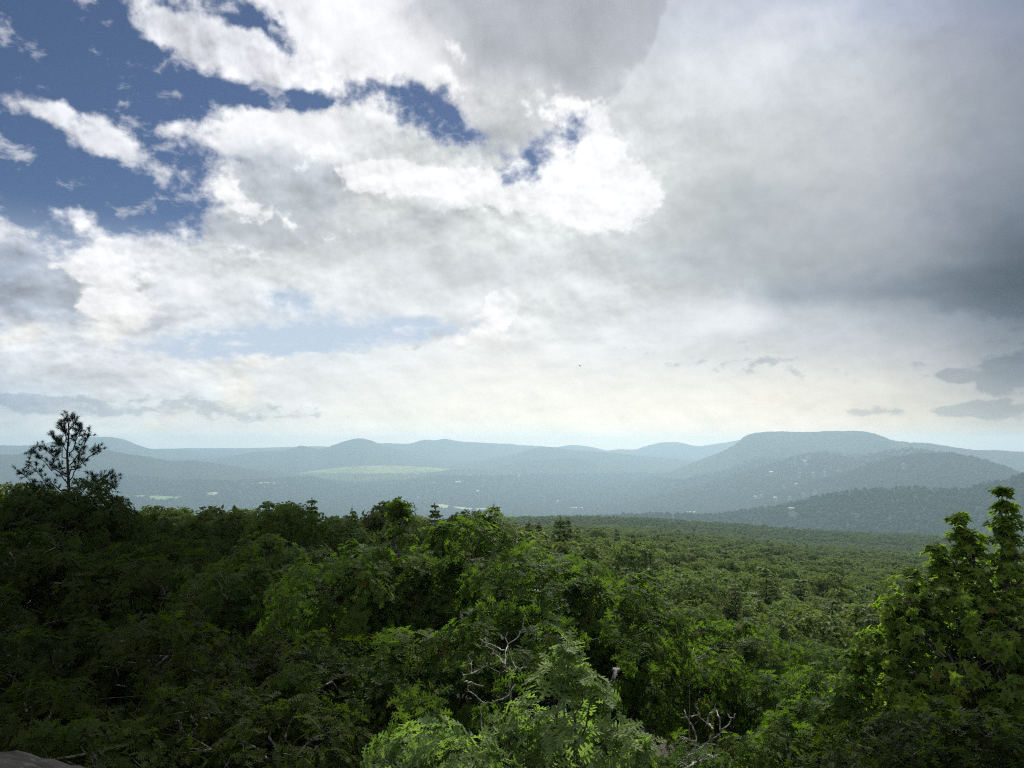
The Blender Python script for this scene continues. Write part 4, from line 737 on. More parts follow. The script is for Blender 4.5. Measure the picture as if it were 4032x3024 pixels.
def build_ground():
    az = np.concatenate([np.linspace(-180, -48, 34), np.linspace(-45, 45, 421), np.linspace(48, 176, 33)])
    r = np.concatenate([[0.0], np.geomspace(0.8, 60, 80), np.geomspace(63, 1100, 110), np.geomspace(1130, 11000, 170), np.linspace(11200, 12350, 8)])
    A, R = np.meshgrid(az, r)
    X, Y = polar(A, R)
    V = np.stack([X, Y, ground_z(A, R)], -1).reshape(-1, 3)
    loops = grid_loops(len(r), len(az), True)[:, ::-1]
    ring = np.repeat(r[:-1], len(az))
    me = mesh_of('ground', V, loops, np.full(len(loops), 4), (M_FLOOR, M_WOODS), True, (ring > 1050).astype(int))
    return tag(link(bpy.data.objects.new('ground', me)), 'wooded ground falling from the summit rock into the wide valley', 'ground', kind='structure')


build_ground()

LANDS = []      # functions giving the height of each hill, for what stands on them


def hill(name, label, profile, dist, front, back, mat, nr=60, step=0.06, gully=0.26, jag=8.0, seed=0, power=1.35, flat=0.0):
    """A ridge or hill with its crest at a distance, a gullied front slope and a slope behind."""
    pa = [p[0] for p in profile]; pe = [p[1] for p in profile]
    az = np.arange(pa[0], pa[-1] + step, step)
    t = np.concatenate([np.linspace(-1, 0, nr), np.linspace(0, 1, 14)[1:]])

    def height(A, R):
        crest_r = dist * (1 + 0.045 * fbm(A / 5.0, A * 0 + seed, 3, seed + 40))
        top = EYE + crest_r * np.tan(np.radians(smooth_interp(A, pa, pe)))
        low = np.minimum(valley_z(A, crest_r), top - 25) - 6
        T = (R - crest_r) / np.where(R < crest_r, front, back)
        x, y = polar(A, R)
        g = fbm(x / (front * 0.34), y / (front * 0.62), 4, seed) * gully
        u = np.clip(1 - np.abs(T) + g * np.clip(np.abs(T) * 2.2, 0, 1) * np.clip((1 - np.abs(T)) * 4, 0, 1), 0, 1)
        s = u ** power * (1 - flat) + flat * (u * u * (3 - 2 * u))
        z = low + (top - low) * s + jag * np.clip(1 - np.abs(T) * 1.0, 0, 1) * fbm(x / 24.0, y / 24.0, 2, seed + 3)
        edge = np.clip(np.minimum(A - pa[0], pa[-1] - A) / 1.2, 0, 1)
        edge = edge * edge * (3 - 2 * edge)
        return low + (z - low) * (edge if name != 'mountain_whole' else 1)

    A = np.repeat(az[None, :], len(t), 0)
    crest_r = dist * (1 + 0.045 * fbm(az / 5.0, az * 0 + seed, 3, seed + 40))
    R = crest_r[None, :] + np.where(t < 0, t * front, t * back)[:, None]
    X, Y = polar(A, R)
    V = np.stack([X, Y, height(A, R)], -1).reshape(-1, 3)
    loops = grid_loops(len(t), len(az))[:, ::-1]
    me = mesh_of(name, V, loops, np.full(len(loops), 4), (mat,), True)
    o = tag(link(bpy.data.objects.new(name, me)), label, 'mountain' if 'mountain' in name or 'ridge' in name else 'hill', kind='structure')
    LANDS.append((pa[0], pa[-1], dist * 0.955 - front, dist * 1.05, height))
    return o


hill('distant_ridge', 'palest flat ridge along the horizon beyond the peaks', FAR_PLAIN, 12150, 900, 200, M_HILLS, nr=14, step=0.25, seed=1)
hill('mountain', 'blue rounded mountain behind the pine top', LEFT_MOUNTAIN, 10900, 2400, 1200, M_HILLS, nr=40, seed=2)
hill('distant_ridge', 'low pale ridge right of the blue rounded mountain', LOW_RIDGE, 11700, 1200, 500, M_HILLS, nr=24, seed=3)
hill('mountain_ridge', 'pale ridge with a green slope beside the flat topped mountain', FAR_RIDGE, 11400, 2500, 800, M_HILLS, nr=40, seed=4)
hill('mountain_ridge', 'blue ridge with two small humps at the middle of the skyline', MID_RIDGE, 10600, 2000, 1200, M_HILLS, nr=40, seed=5)
hill('mountain_ridge', 'long blue ridge rising to one pointed peak', PEAK_RIDGE, 9200, 2200, 1500, M_HILLS, nr=40, seed=6)
hill('hill', 'pale green hill in the haze at the middle of the valley', GREEN_HILL, 8700, 1900, 1800, M_HILLS, nr=40, seed=7)
hill('hill', 'small blue hill in front of the pale green hill', SMALL_HILL, 7900, 1100, 900, M_HILLS, nr=30, seed=8)
hill('flat_topped_mountain', 'broad flat topped mountain with steep shoulders on the right skyline', TABLE_MOUNTAIN, 7000, 2100, 2200, M_HILLS, nr=70, seed=9, gully=0.3)
hill('hill', 'dark wooded hill below the pine on the left', LEFT_HILL, 7000, 1900, 1500, M_HILLS, nr=60, seed=10)
hill('hill', 'wooded hill with houses in front of the flat topped mountain', RIGHT_HILL, 5600, 1700, 1200, M_HILLS, nr=70, seed=12)
hill('hill', 'darker rounded hill at the right edge of the view', SHOULDER_HILL, 4700, 1300, 1000, M_HILLS, nr=60, seed=13)
hill('hill', 'dark wooded spur running down from the right edge', NEAR_SPUR, 3000, 1050, 900, M_HILLS, nr=60, seed=14)
hill('knoll', 'low wooded rise across the middle of the valley', VALLEY_KNOLL, 7300, 2000, 900, M_WOODS, nr=60, seed=15, power=1.6)
hill('knoll', 'light green knoll of pasture with sunlight painted into its colour', SUNNY_KNOLL, 8000, 1000, 700, M_PASTURE_LIT, nr=40, seed=16)


def land_z(az, r):
    az = np.asarray(az, float); r = np.asarray(r, float)
    z = ground_z(az, r)
    for a0, a1, r0, r1, h in LANDS:
        inside = (az > a0) & (az < a1) & (r > r0) & (r < r1)
        if np.any(inside):
            z = np.where(inside, np.maximum(z, h(az, r)), z)
    return z


def look_down(az, el, r0=2300.0, r1=16000.0):
    """Where a line of sight from the summit first meets the land."""
    r = np.geomspace(r0, r1, 900)
    z = land_z(np.full_like(r, az), r)
    hit = np.nonzero(z >= EYE + r * math.tan(rad(el)))[0]
    if len(hit) == 0:
        return None
    k = hit[0]
    x, y = polar(az, r[k])
    return float(x), float(y), float(z[k])


def build_haze():
    m, N, out = new_mat('haze')
    v = N.new('ShaderNodeVolumePrincipled')
    v.inputs['Color'].default_value = (0.61, 0.83, 0.97, 1)
    v.inputs['Density'].default_value = 1.04e-4
    v.inputs['Anisotropy'].default_value = 0.5
    N.put(out.inputs['Volume'], v.outputs[0])
    zs = [v.co.z for o in scene.objects if o.type == 'MESH' for v in (o.data.vertices[i] for i in range(0, len(o.data.vertices), 7))]
    lo, hi, w = min(zs) - 40.0, max(zs) + 12.0, 12500.0
    V = [(x, y, z) for z in (lo, hi) for x, y in ((-w, -w), (w, -w), (w, w), (-w, w))]
    F = [(3, 2, 1, 0), (4, 5, 6, 7), (0, 1, 5, 4), (1, 2, 6, 5), (2, 3, 7, 6), (3, 0, 4, 7)]
    me = mesh_of('haze', V, F, [4] * 6, (m,))
    return tag(link(bpy.data.objects.new('haze', me)), 'pale blue summer haze filling the air over the valley', 'haze', kind='stuff')


build_haze()


# ---------------------------------------------------------------- leaves
def leaf_shape(half, fold=0.18, droop=0.22):
    """Two halves of a leaf sharing a folded midrib; x along the leaf, unit length."""
    n = len(half)
    xs = np.array([p[0] for p in half]); ys = np.array([p[1] for p in half])
    z = fold * ys - droop * np.clip(xs, 0, 1) ** 2
    right = np.stack([xs, -ys, z], -1)
    left = np.stack([xs, ys, z], -1)
    base = np.array([[0, 0, 0], [1, 0, -droop]])
    mid = np.array([[0.5, 0, -droop * 0.25]])
    V = np.concatenate([base, mid, left[1:-1], right[1:-1]])
    k = n - 2
    L = list(range(3, 3 + k)); R_ = list(range(3 + k, 3 + 2 * k))
    f1 = [0, 2, 1] + L[::-1]
    f2 = [1, 2, 0] + R_
    return V, np.array(f1 + f2), np.array([len(f1), len(f2)])


OAK = leaf_shape([(0, 0), (.10, .015), (.17, .07), (.20, .24), (.27, .28), (.30, .085), (.38, .09), (.42, .36), (.50, .41), (.53, .10), (.62, .10), (.68, .32), (.76, .34), (.77, .09), (.85, .075), (.91, .16), (.94, .05), (1.0, 0)])
OAK_PLAIN = leaf_shape([(0, 0), (.2, .2), (.3, .08), (.48, .34), (.56, .1), (.72, .27), (.8, .08), (1.0, 0)])
MAPLE = leaf_shape([(0, 0), (-.06, .14), (.02, .34), (.14, .28), (.24, .40), (.40, .56), (.44, .36), (.46, .20), (.60, .26), (.66, .14), (.80, .14), (1.0, 0)], 0.22, 0.3)
SPRAY = leaf_shape([(0, 0), (.1, .24), (.22, .14), (.36, .42), (.5, .2), (.62, .36), (.74, .14), (.84, .2), (1.0, 0)], 0.45, 0.35)
FEATHER = leaf_shape([(0, 0), (.1, .16), (.3, .25), (.36, .13), (.55, .22), (.6, .10), (.8, .13), (1.0, 0)], 0.25, 0.3)


def unit(v):
    return v / np.maximum(np.linalg.norm(v, axis=-1, keepdims=True), 1e-9)


class Pieces:
    """Collects faces of one mesh, with a material slot for each batch."""
    def __init__(self):
        self.v, self.l, self.s, self.m, self.n = [], [], [], [], 0

    def add(self, V, loops, sizes, slot=0):
        self.v.append(np.asarray(V, np.float32))
        self.l.append(np.asarray(loops, np.int64).ravel() + self.n)
        self.s.append(np.asarray(sizes))
        self.m.append(np.full(len(sizes), slot))
        self.n += len(V)

    def leaves(self, shape, pos, along, normal, size, slot=0):
        V, L, S = shape
        x = unit(along)
        z = unit(normal - x * (normal * x).sum(-1, keepdims=True))
        y = np.cross(z, x)
        F = np.stack([x, y, z], 1) * np.asarray(size)[:, None, None]
        P = np.einsum('vk,mkj->mvj', V, F) + pos[:, None, :]
        m = len(pos)
        self.add(P.reshape(-1, 3), (L[None, :] + np.arange(m)[:, None] * len(V)), np.tile(S, m), slot)

    def tube(self, pts, radii, sides=6, slot=0):
        pts = np.asarray(pts, float)
        n = len(pts)
        t = unit(np.gradient(pts, axis=0))
        ref = np.array([0.31, 0.17, 0.93]) if abs(t[0, 2]) < 0.85 else np.array([0.9, 0.3, 0.1])
        a = unit(np.cross(t, ref)); b = np.cross(t, a)
        ang = np.arange(sides) * 2 * math.pi / sides
        ring = a[:, None, :] * np.cos(ang)[None, :, None] + b[:, None, :] * np.sin(ang)[None, :, None]
        P = pts[:, None, :] + ring * np.asarray(radii, float)[:, None, None]
        V = np.concatenate([P.reshape(-1, 3), pts[-1:] + t[-1:] * radii[-1]])
        L = grid_loops(n, sides, True)
        tip = [[(n - 1) * sides + j, (n - 1) * sides + (j + 1) % sides, n * sides] for j in range(sides)]
        self.add(V, np.concatenate([L.ravel(), np.array(tip).ravel()]), np.concatenate([np.full(len(L), 4), np.full(sides, 3)]), slot)

    def twigs(self, a, b, r, slot=0):
        """Many straight three-sided twigs at once."""
        d = unit(b - a)
        u = unit(np.cross(d, np.array([0.3, 0.5, 0.81]))); w = np.cross(d, u)
        vs = []
        for k in range(3):
            o = u * math.cos(k * 2.094) + w * math.sin(k * 2.094)
            vs += [a + o * r, b + o * r * 0.45]
        V = np.stack(vs, 1)
        L = np.array([0, 1, 3, 2, 2, 3, 5, 4, 4, 5, 1, 0])
        m = len(a)
        self.add(V.reshape(-1, 3), L[None, :] + 6 * np.arange(m)[:, None], np.full(3 * m, 4), slot)

    def mesh(self, name, mats, smooth=False):
        return mesh_of(name, np.concatenate(self.v), np.concatenate(self.l), np.concatenate(self.s), mats, smooth, np.concatenate(self.m))


def bend(p, q, rise, rng, n=6, wob=0.06):
    """A limb from p to q that first climbs, with a little wander."""
    p, q = np.asarray(p, float), np.asarray(q, float)
    c = (p + q) / 2 + np.array([0, 0, rise])
    t = np.linspace(0, 1, n)[:, None]
    w = rng.normal(0, 1, (n, 3)) * wob * np.linalg.norm(q - p)
    w[0] = 0; w[-1] = 0
    return (1 - t) ** 2 * p + 2 * t * (1 - t) * c + t * t * q + w


# ---------------------------------------------------------------- materials of the plants
def leaf_material(name, dark, light, glow, through=0.4, rough=0.55, spec=0.12, vary=0.35, tip=None):
    m, N, out = new_mat(name)
    geo = N.new('ShaderNodeNewGeometry')
    oi = N.new('ShaderNodeObjectInfo')
    r1 = geo.outputs['Random Per Island']
    r2 = oi.outputs['Random']
    n = N.noise(geo.outputs['Position'], 0.9, 3, 0.5)
    f = N.add(N.mul(r1, 0.55), N.mul(N.sub(n, 0.25), 0.6))
    c = N.mix(f, dark, light)
    if tip:
        c = N.mix(N.step(r1, 0.975, 0.99), c, tip)
    k = N.add(1.0 - vary, N.mul(r2, 2 * vary))
    c = N.mix(1.0, c, N.vec(N.add(N.mul(k, 0.9), N.mul(N.m('FRACT', N.mul(r2, 7.3)), 0.25)), k, N.mul(k, 0.95)), 'MULTIPLY')
    b = N.new('ShaderNodeBsdfPrincipled')
    N.put(b.inputs['Base Color'], c)
    N.put(b.inputs['Roughness'], N.add(rough, N.mul(r1, 0.2)))
    b.inputs['Specular IOR Level'].default_value = spec
    tr = N.new('ShaderNodeBsdfTranslucent')
    N.put(tr.inputs['Color'], N.mix(1.0, N.mix(f, dark, light), glow, 'MULTIPLY'))
    mx = N.new('ShaderNodeMixShader')
    mx.inputs[0].default_value = through
    m.node_tree.links.new(b.outputs[0], mx.inputs[1]); m.node_tree.links.new(tr.outputs[0], mx.inputs[2])
    N.put(out.inputs['Surface'], mx.outputs[0])
    return m


def bark_material(name, dark, light, scale=14.0, lichen=None):
    m, N, out = new_mat(name)
    p = N.new('ShaderNodeTexCoord').outputs['Object']
    n = N.noise(p, scale, 6, 0.65)
    c = N.mix(N.step(n, 0.35, 0.65), dark, light)
    if lichen:
        c = N.mix(N.step(N.noise(p, scale * 0.7, 5, 0.6), 0.46, 0.56), c, lichen)
    b = N.new('ShaderNodeBsdfPrincipled')
    N.put(b.inputs['Base Color'], c)
    b.inputs['Roughness'].default_value = 0.9
    bp = N.new('ShaderNodeBump'); bp.inputs['Strength'].default_value = 0.8; bp.inputs['Distance'].default_value = 0.01
    N.put(bp.inputs['Height'], n); N.put(b.inputs['Normal'], bp.outputs[0])
    N.put(out.inputs['Surface'], b.outputs[0])
    return m


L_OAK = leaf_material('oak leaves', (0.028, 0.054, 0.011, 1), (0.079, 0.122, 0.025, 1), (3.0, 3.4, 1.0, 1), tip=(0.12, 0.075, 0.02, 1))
L_OAK_LIT = leaf_material('young oak leaves painted lit', (0.077, 0.123, 0.045, 1), (0.200, 0.251, 0.106, 1), (2.4, 2.9, 1.0, 1), vary=0.1, rough=0.5, spec=0.14)  # brighter oak leaf colour stands in for light on the centre oaks
L_OAK_SHADED = leaf_material('oak leaves painted shaded', (0.018, 0.034, 0.007, 1), (0.049, 0.068, 0.016, 1), (2.4, 2.6, 0.8, 1), spec=0.07)  # darker oak leaf colour stands in for shade at left and lower right
L_MAPLE = leaf_material('maple leaves', (0.062, 0.108, 0.020, 1), (0.157, 0.234, 0.044, 1), (3.2, 3.3, 0.9, 1), through=0.48, vary=0.1, tip=(0.12, 0.05, 0.02, 1))
L_WOOD = leaf_material('mixed leaves', (0.056, 0.096, 0.034, 1), (0.161, 0.211, 0.071, 1), (2.0, 2.1, 0.8, 1), through=0.30, vary=0.5)
L_NEEDLE = leaf_material('hemlock needles', (0.070, 0.120, 0.041, 1), (0.202, 0.254, 0.075, 1), (1.6, 1.8, 1.0, 1), through=0.2, vary=0.3)
L_PINE = leaf_material('pine needles', (0.012, 0.024, 0.010, 1), (0.030, 0.048, 0.020, 1), (1.5, 1.6, 1.0, 1), through=0.15, vary=0.1)
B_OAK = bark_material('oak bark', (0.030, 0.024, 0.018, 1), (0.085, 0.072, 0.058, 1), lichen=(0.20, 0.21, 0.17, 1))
B_PINE = bark_material('pine bark', (0.018, 0.013, 0.010, 1), (0.05, 0.036, 0.028, 1))
B_DEAD = bark_material('dead lichen covered wood', (0.09, 0.075, 0.06, 1), (0.24, 0.21, 0.18, 1), 30.0, lichen=(0.44, 0.44, 0.38, 1))


# ---------------------------------------------------------------- crowns
def fib_dirs(n, zmin=-0.55):
    i = np.arange(n) + 0.5
    z = 1 - (1 - zmin) * i / n
    ph = i * 2.399963
    s = np.sqrt(1 - z * z)
    return np.stack([s * np.cos(ph), s * np.sin(ph), z], -1)


def broadleaf(seed, radii, clusters, spread, twigs, per, leaf, shape, mats, spikes=(), trunk_h=8.0, fine=True, zmin=-0.5, split=True, trunk_r=0.12, lump=0.3, upright=0.0):
    """A tree whose crown top is at its own origin: (crown mesh, trunk mesh) or one mesh of both."""
    rng = np.random.default_rng(seed)
    radii = np.asarray(radii, float)
    d = fib_dirs(clusters, zmin)
    d = unit(d + rng.normal(0, 0.16, d.shape))
    q = fbm(d[:, 0] * 1.7 + seed, d[:, 1] * 1.7 + d[:, 2] * 1.3, 3, seed)
    u = (0.80 + 1.4 * lump * q + rng.uniform(-0.16, 0.10, clusters))
    u = np.where(rng.random(clusters) < 0.18, u * rng.uniform(0.35, 0.7, clusters), u)
    c = d * radii * u[:, None]
    g = unit(d * 0.7 + np.array([0, 0, 0.55 + upright]))
    spans = np.full(clusters, spread) * rng.uniform(0.7, 1.25, clusters)
    if len(spikes):
        sp = np.asarray(spikes, float)
        c = np.concatenate([c, sp[:, :3]]); g = np.concatenate([g, np.tile([[0, 0, 1.0]], (len(sp), 1))]); spans = np.concatenate([spans, sp[:, 3]])
    n = len(c)
    nt = twigs
    off = unit(rng.normal(0, 1, (n, nt, 3)) + g[:, None, :] * 0.75) * (rng.random((n, nt, 1)) ** 0.4) * spans[:, None, None]
    off[..., 2] *= 0.72
    tip = c[:, None, :] + off
    face = np.concatenate([d, g[len(d):]])
    axis = unit(unit(off) * 0.65 + face[:, None, :] * 0.5 + np.array([0, 0, 0.28 + upright]) + rng.normal(0, 0.28, off.shape))
    T, A = tip.reshape(-1, 3), axis.reshape(-1, 3)
    m = len(T)
    p1 = unit(np.cross(A, rng.normal(0, 1, (m, 3)))); p2 = np.cross(A, p1)
    ph = (np.arange(per)[None, :] * 2.4 + rng.uniform(0, 6.28, (m, 1)) + rng.normal(0, 0.2, (m, per)))
    th = np.radians(rng.uniform(58, 92, (m, per)))
    out = (p1[:, None, :] * np.cos(ph)[..., None] + p2[:, None, :] * np.sin(ph)[..., None])
    along = A[:, None, :] * np.cos(th)[..., None] + out * np.sin(th)[..., None]
    along[..., 2] -= 0.12
    normal = A[:, None, :] * np.sin(th)[..., None] - out * np.cos(th)[..., None] + rng.normal(0, 0.16, along.shape)
    pos = T[:, None, :] - A[:, None, :] * (rng.uniform(0, 0.45, (m, per, 1)) * leaf) + out * leaf * 0.12
    size = leaf * rng.uniform(0.62, 1.12, (m, per))
    crown = Pieces()
    crown.leaves(shape, pos.reshape(-1, 3), along.reshape(-1, 3), normal.reshape(-1, 3), size.ravel(), 0)
    wood = Pieces() if split else crown
    slot = 0 if split else 1
    # trunk and limbs
    top = np.array([0, 0, radii[2] * 0.35])
    foot = np.array([rng.normal(0, 0.15), rng.normal(0, 0.15), -trunk_h])
    trunk = bend(foot, top, 0, rng, 9, 0.015)
    tr = np.linspace(trunk_r, trunk_r * 0.3, 9)
    wood.tube(trunk, tr, 8 if fine else 5, slot)
    if fine:
        for j in range(n):
            h = np.clip((c[j, 2] - 0.55 * np.linalg.norm(c[j, :2]) - radii[2] * 0.15 + trunk_h) / (top[2] + trunk_h), 0.35, 0.97)
            k = h * 8
            i = min(int(k), 7)
            s = trunk[i] + (trunk[i + 1] - trunk[i]) * (k - i)
            wood.tube(bend(s, c[j], 0.12, rng, 6, 0.05), np.linspace(trunk_r * 0.32, 0.007, 6), 5, slot)
        wood.twigs(np.repeat(c, nt, 0), T, 0.006, slot)
    else:
        for j in range(0, n, 3):
            s = trunk[5] + (trunk[8] - trunk[5]) * rng.random()
            wood.tube(bend(s, c[j], 0.1, rng, 4, 0.05), np.linspace(trunk_r * 0.4, 0.02, 4), 4, slot)
    # bring the crown top to the origin
    zt = np.concatenate(crown.v)[:, 2].max() if split else np.concatenate([v for v, mm in zip(crown.v, crown.m) if mm[0] == 0])[:, 2].max()
    for P in ({crown, wood}):
        P.v = [v - np.array([0, 0, zt], np.float32) for v in P.v]
    if split:
        return crown.mesh('crown', mats[:1]), wood.mesh('trunk', mats[1:], True)
    return crown.mesh('tree', mats)


def conifer(seed, height, width, whorls, spray, mats, open_=0.0, trunk_h=None, droop=0.25, split=False):
    """Spire with whorls of drooping boughs; its tip is at the origin."""
    rng = np.random.default_rng(seed)
    P = Pieces()
    W = Pieces() if split else P
    trunk_h = trunk_h or height * 1.5
    W.tube([(0, 0, -trunk_h), (0.03, 0, -height), (0, 0.02, -height * 0.5), (0, 0, -0.15)], (height * 0.026, height * 0.02, height * 0.012, 0.012), 6, 0 if split else 1)
    pos, along, nor, size = [], [], [], []
    for k in range(whorls):
        f = (k + 0.4 + rng.uniform(-0.3, 0.3)) / whorls
        z = -height * f ** 0.95
        reach = width * (0.10 + 0.90 * f ** 0.75) * rng.uniform(0.7, 1.1)
        nb = int(6 + 3 * f + rng.integers(0, 3))
        for b in range(nb):
            if rng.random() < open_:
                continue
            a = b * 6.283 / nb + rng.uniform(0, 1.2)
            L = reach * rng.uniform(0.6, 1.1)
            out = np.array([math.cos(a), math.sin(a), 0])
            tip = np.array([0, 0, z]) + out * L + np.array([0, 0, L * (0.28 - droop * 1.4 * f)])
            W.tube(bend((0, 0, z), tip, 0.06 * L, rng, 4, 0.03), np.linspace(0.010 + 0.012 * L, 0.004, 4), 4, 0 if split else 1)
            ns = max(5, int(L / (spray * 0.15)))
            for s in np.linspace(0.18, 1, ns):
                q = np.array([0, 0, z]) * (1 - s) + tip * s + np.array([0, 0, 0.05 * L * math.sin(3.14 * s)])
                for sd in (-1.7, -0.8, 0.8, 1.7):
                    dr = out * 0.75 + sd * np.array([-out[1], out[0], 0]) * rng.uniform(0.4, 0.9) + np.array([0, 0, rng.uniform(-0.25, 0.12)])
                    pos.append(q); along.append(dr); nor.append(np.array([rng.normal(0, 0.25), rng.normal(0, 0.25), 1.0])); size.append(spray * (0.62 + 0.38 * f) * rng.uniform(0.6, 1.1) * (1.15 - 0.5 * s))
    for s in range(7):
        pos.append(np.array([0, 0, -0.10 * height * s / 7])); along.append(np.array([rng.normal(0, 0.5), rng.normal(0, 0.5), 1.0])); nor.append(rng.normal(0, 1, 3)); size.append(spray * 0.42)
    P.leaves(FEATHER, np.array(pos), np.array(along), np.array(nor), np.array(size), 0)
    if split:
        return P.mesh('crown', mats[:1]), W.mesh('trunk', mats[1:], True)
    return P.mesh('conifer', mats)


def open_pine(seed, mats):
    """The lone pine top: bare rising boughs carrying tufts of needles at their ends; tip at the origin."""
    rng = np.random.default_rng(seed)
    W, P = Pieces(), Pieces()
    W.tube([(0.25, 0, -9), (0.22, 0, -3.6), (0.12, 0.05, -2.4), (0.03, 0, -1.2), (0.06, 0, -0.5), (0, 0, -0.08)], (0.10, 0.062, 0.05, 0.035, 0.022, 0.012), 7)
    tufts = [(np.array([0, 0, -0.05]), np.array([0, 0, 1.0]))]
    boughs = [(-3.1, -1.75, 0.75, 0.2), (-3.0, 1.55, 0.85, -0.2), (-2.75, -1.35, 1.3, -0.5), (-2.5, 1.35, 0.62, 0.4), (-2.35, -0.95, 1.25, 0.5), (-2.1, 0.8, 0.9, -0.5), (-1.9, -1.1, 0.95, 0.1),
              (-1.6, 0.65, 1.05, 0.2), (-1.45, -0.45, 0.8, -0.35), (-1.2, 0.48, 0.75, -0.1), (-0.95, -0.36, 0.55, 0.2), (-0.7, 0.3, 0.35, 0.2), (-0.6, -0.25, 0.35, -0.2), (-3.3, -1.2, 0.5, 0.9), (-3.2, 1.0, 0.4, -0.9),
              (-2.9, -2.0, 0.35, -0.3), (-2.7, 1.75, 0.45, 0.2), (-2.0, -1.5, 0.85, 0.1), (-1.75, 1.15, 0.7, 0.1), (-2.45, -1.95, 0.6, -0.2), (-2.6, 1.85, 0.65, -0.3), (-1.3, -0.8, 0.6, 0.3), (-0.4, 0.18, 0.25, 0.1), (-0.3, -0.15, 0.2, 0.1)]
    for z, dx, dz, dy in boughs:
        p = np.array([0.04 + 0.05 * -z, 0, z]); q = p + np.array([dx * 0.84, dy, dz])
        line = bend(p, q, -0.12 * abs(dx), rng, 7, 0.05)
        W.tube(line, np.linspace(0.022, 0.007, 7), 5)
        L = np.linalg.norm(q - p)
        tufts.append((q, unit(line[-1] - line[-2])))
        for k in range(int(9 + 10 * L)):
            s = rng.uniform(0.35, 1.0)
            i = min(int(s * 6), 5)
            b = line[i] + (line[i + 1] - line[i]) * (s * 6 - i)
            d = unit(unit(line[i + 1] - line[i]) * 0.5 + rng.normal(0, 0.55, 3) + np.array([0, 0, 0.55]))
            e = b + d * rng.uniform(0.14, 0.36)
            W.twigs(b[None], e[None], 0.006)
            tufts.append((e, d))
    pos, al, no, si = [], [], [], []
    for e, d in tufts:
        k = 40
        v = unit(rng.normal(0, 1, (k, 3)) + d * 0.75)
        pos.append(e + d * rng.uniform(-0.09, 0.03, (k, 1))); al.append(v); no.append(rng.normal(0, 1, (k, 3))); si.append(rng.uniform(0.08, 0.15, k))
    blade = (np.array([[0, -0.05, 0], [0, 0.05, 0], [1, 0, 0]]), np.array([0, 1, 2]), np.array([3]))
    P.leaves(blade, np.concatenate(pos), np.concatenate(al), np.concatenate(no), np.concatenate(si))
    return P.mesh('crown', mats[:1]), W.mesh('trunk', mats[1:], True)


# ---------------------------------------------------------------- forms of trees: (crown mesh, trunk mesh), crown top at the origin
def oak_form(seed, mats, radii=(1.75, 1.65, 1.35), clusters=46, spread=0.52, spikes=(), twigs=10, leaf=0.20, **kw):
    return broadleaf(seed, radii, clusters, spread, twigs, 6, leaf, OAK, mats, spikes, **kw)


O1, O2, O3 = (L_OAK, B_OAK), (L_OAK_SHADED, B_OAK), (L_OAK_LIT, B_OAK)
def down(tips):
    """Leafy shoots: foliage continues down each stem below its tip."""
    out = []
    for x, y, z, w in tips:
        out += [(x, y, z, w), (x * 0.98 + 0.02, y + 0.03, z - 0.22, w * 1.05), (x * 0.95, y - 0.03, z - 0.45, w * 1.12)]
    return out


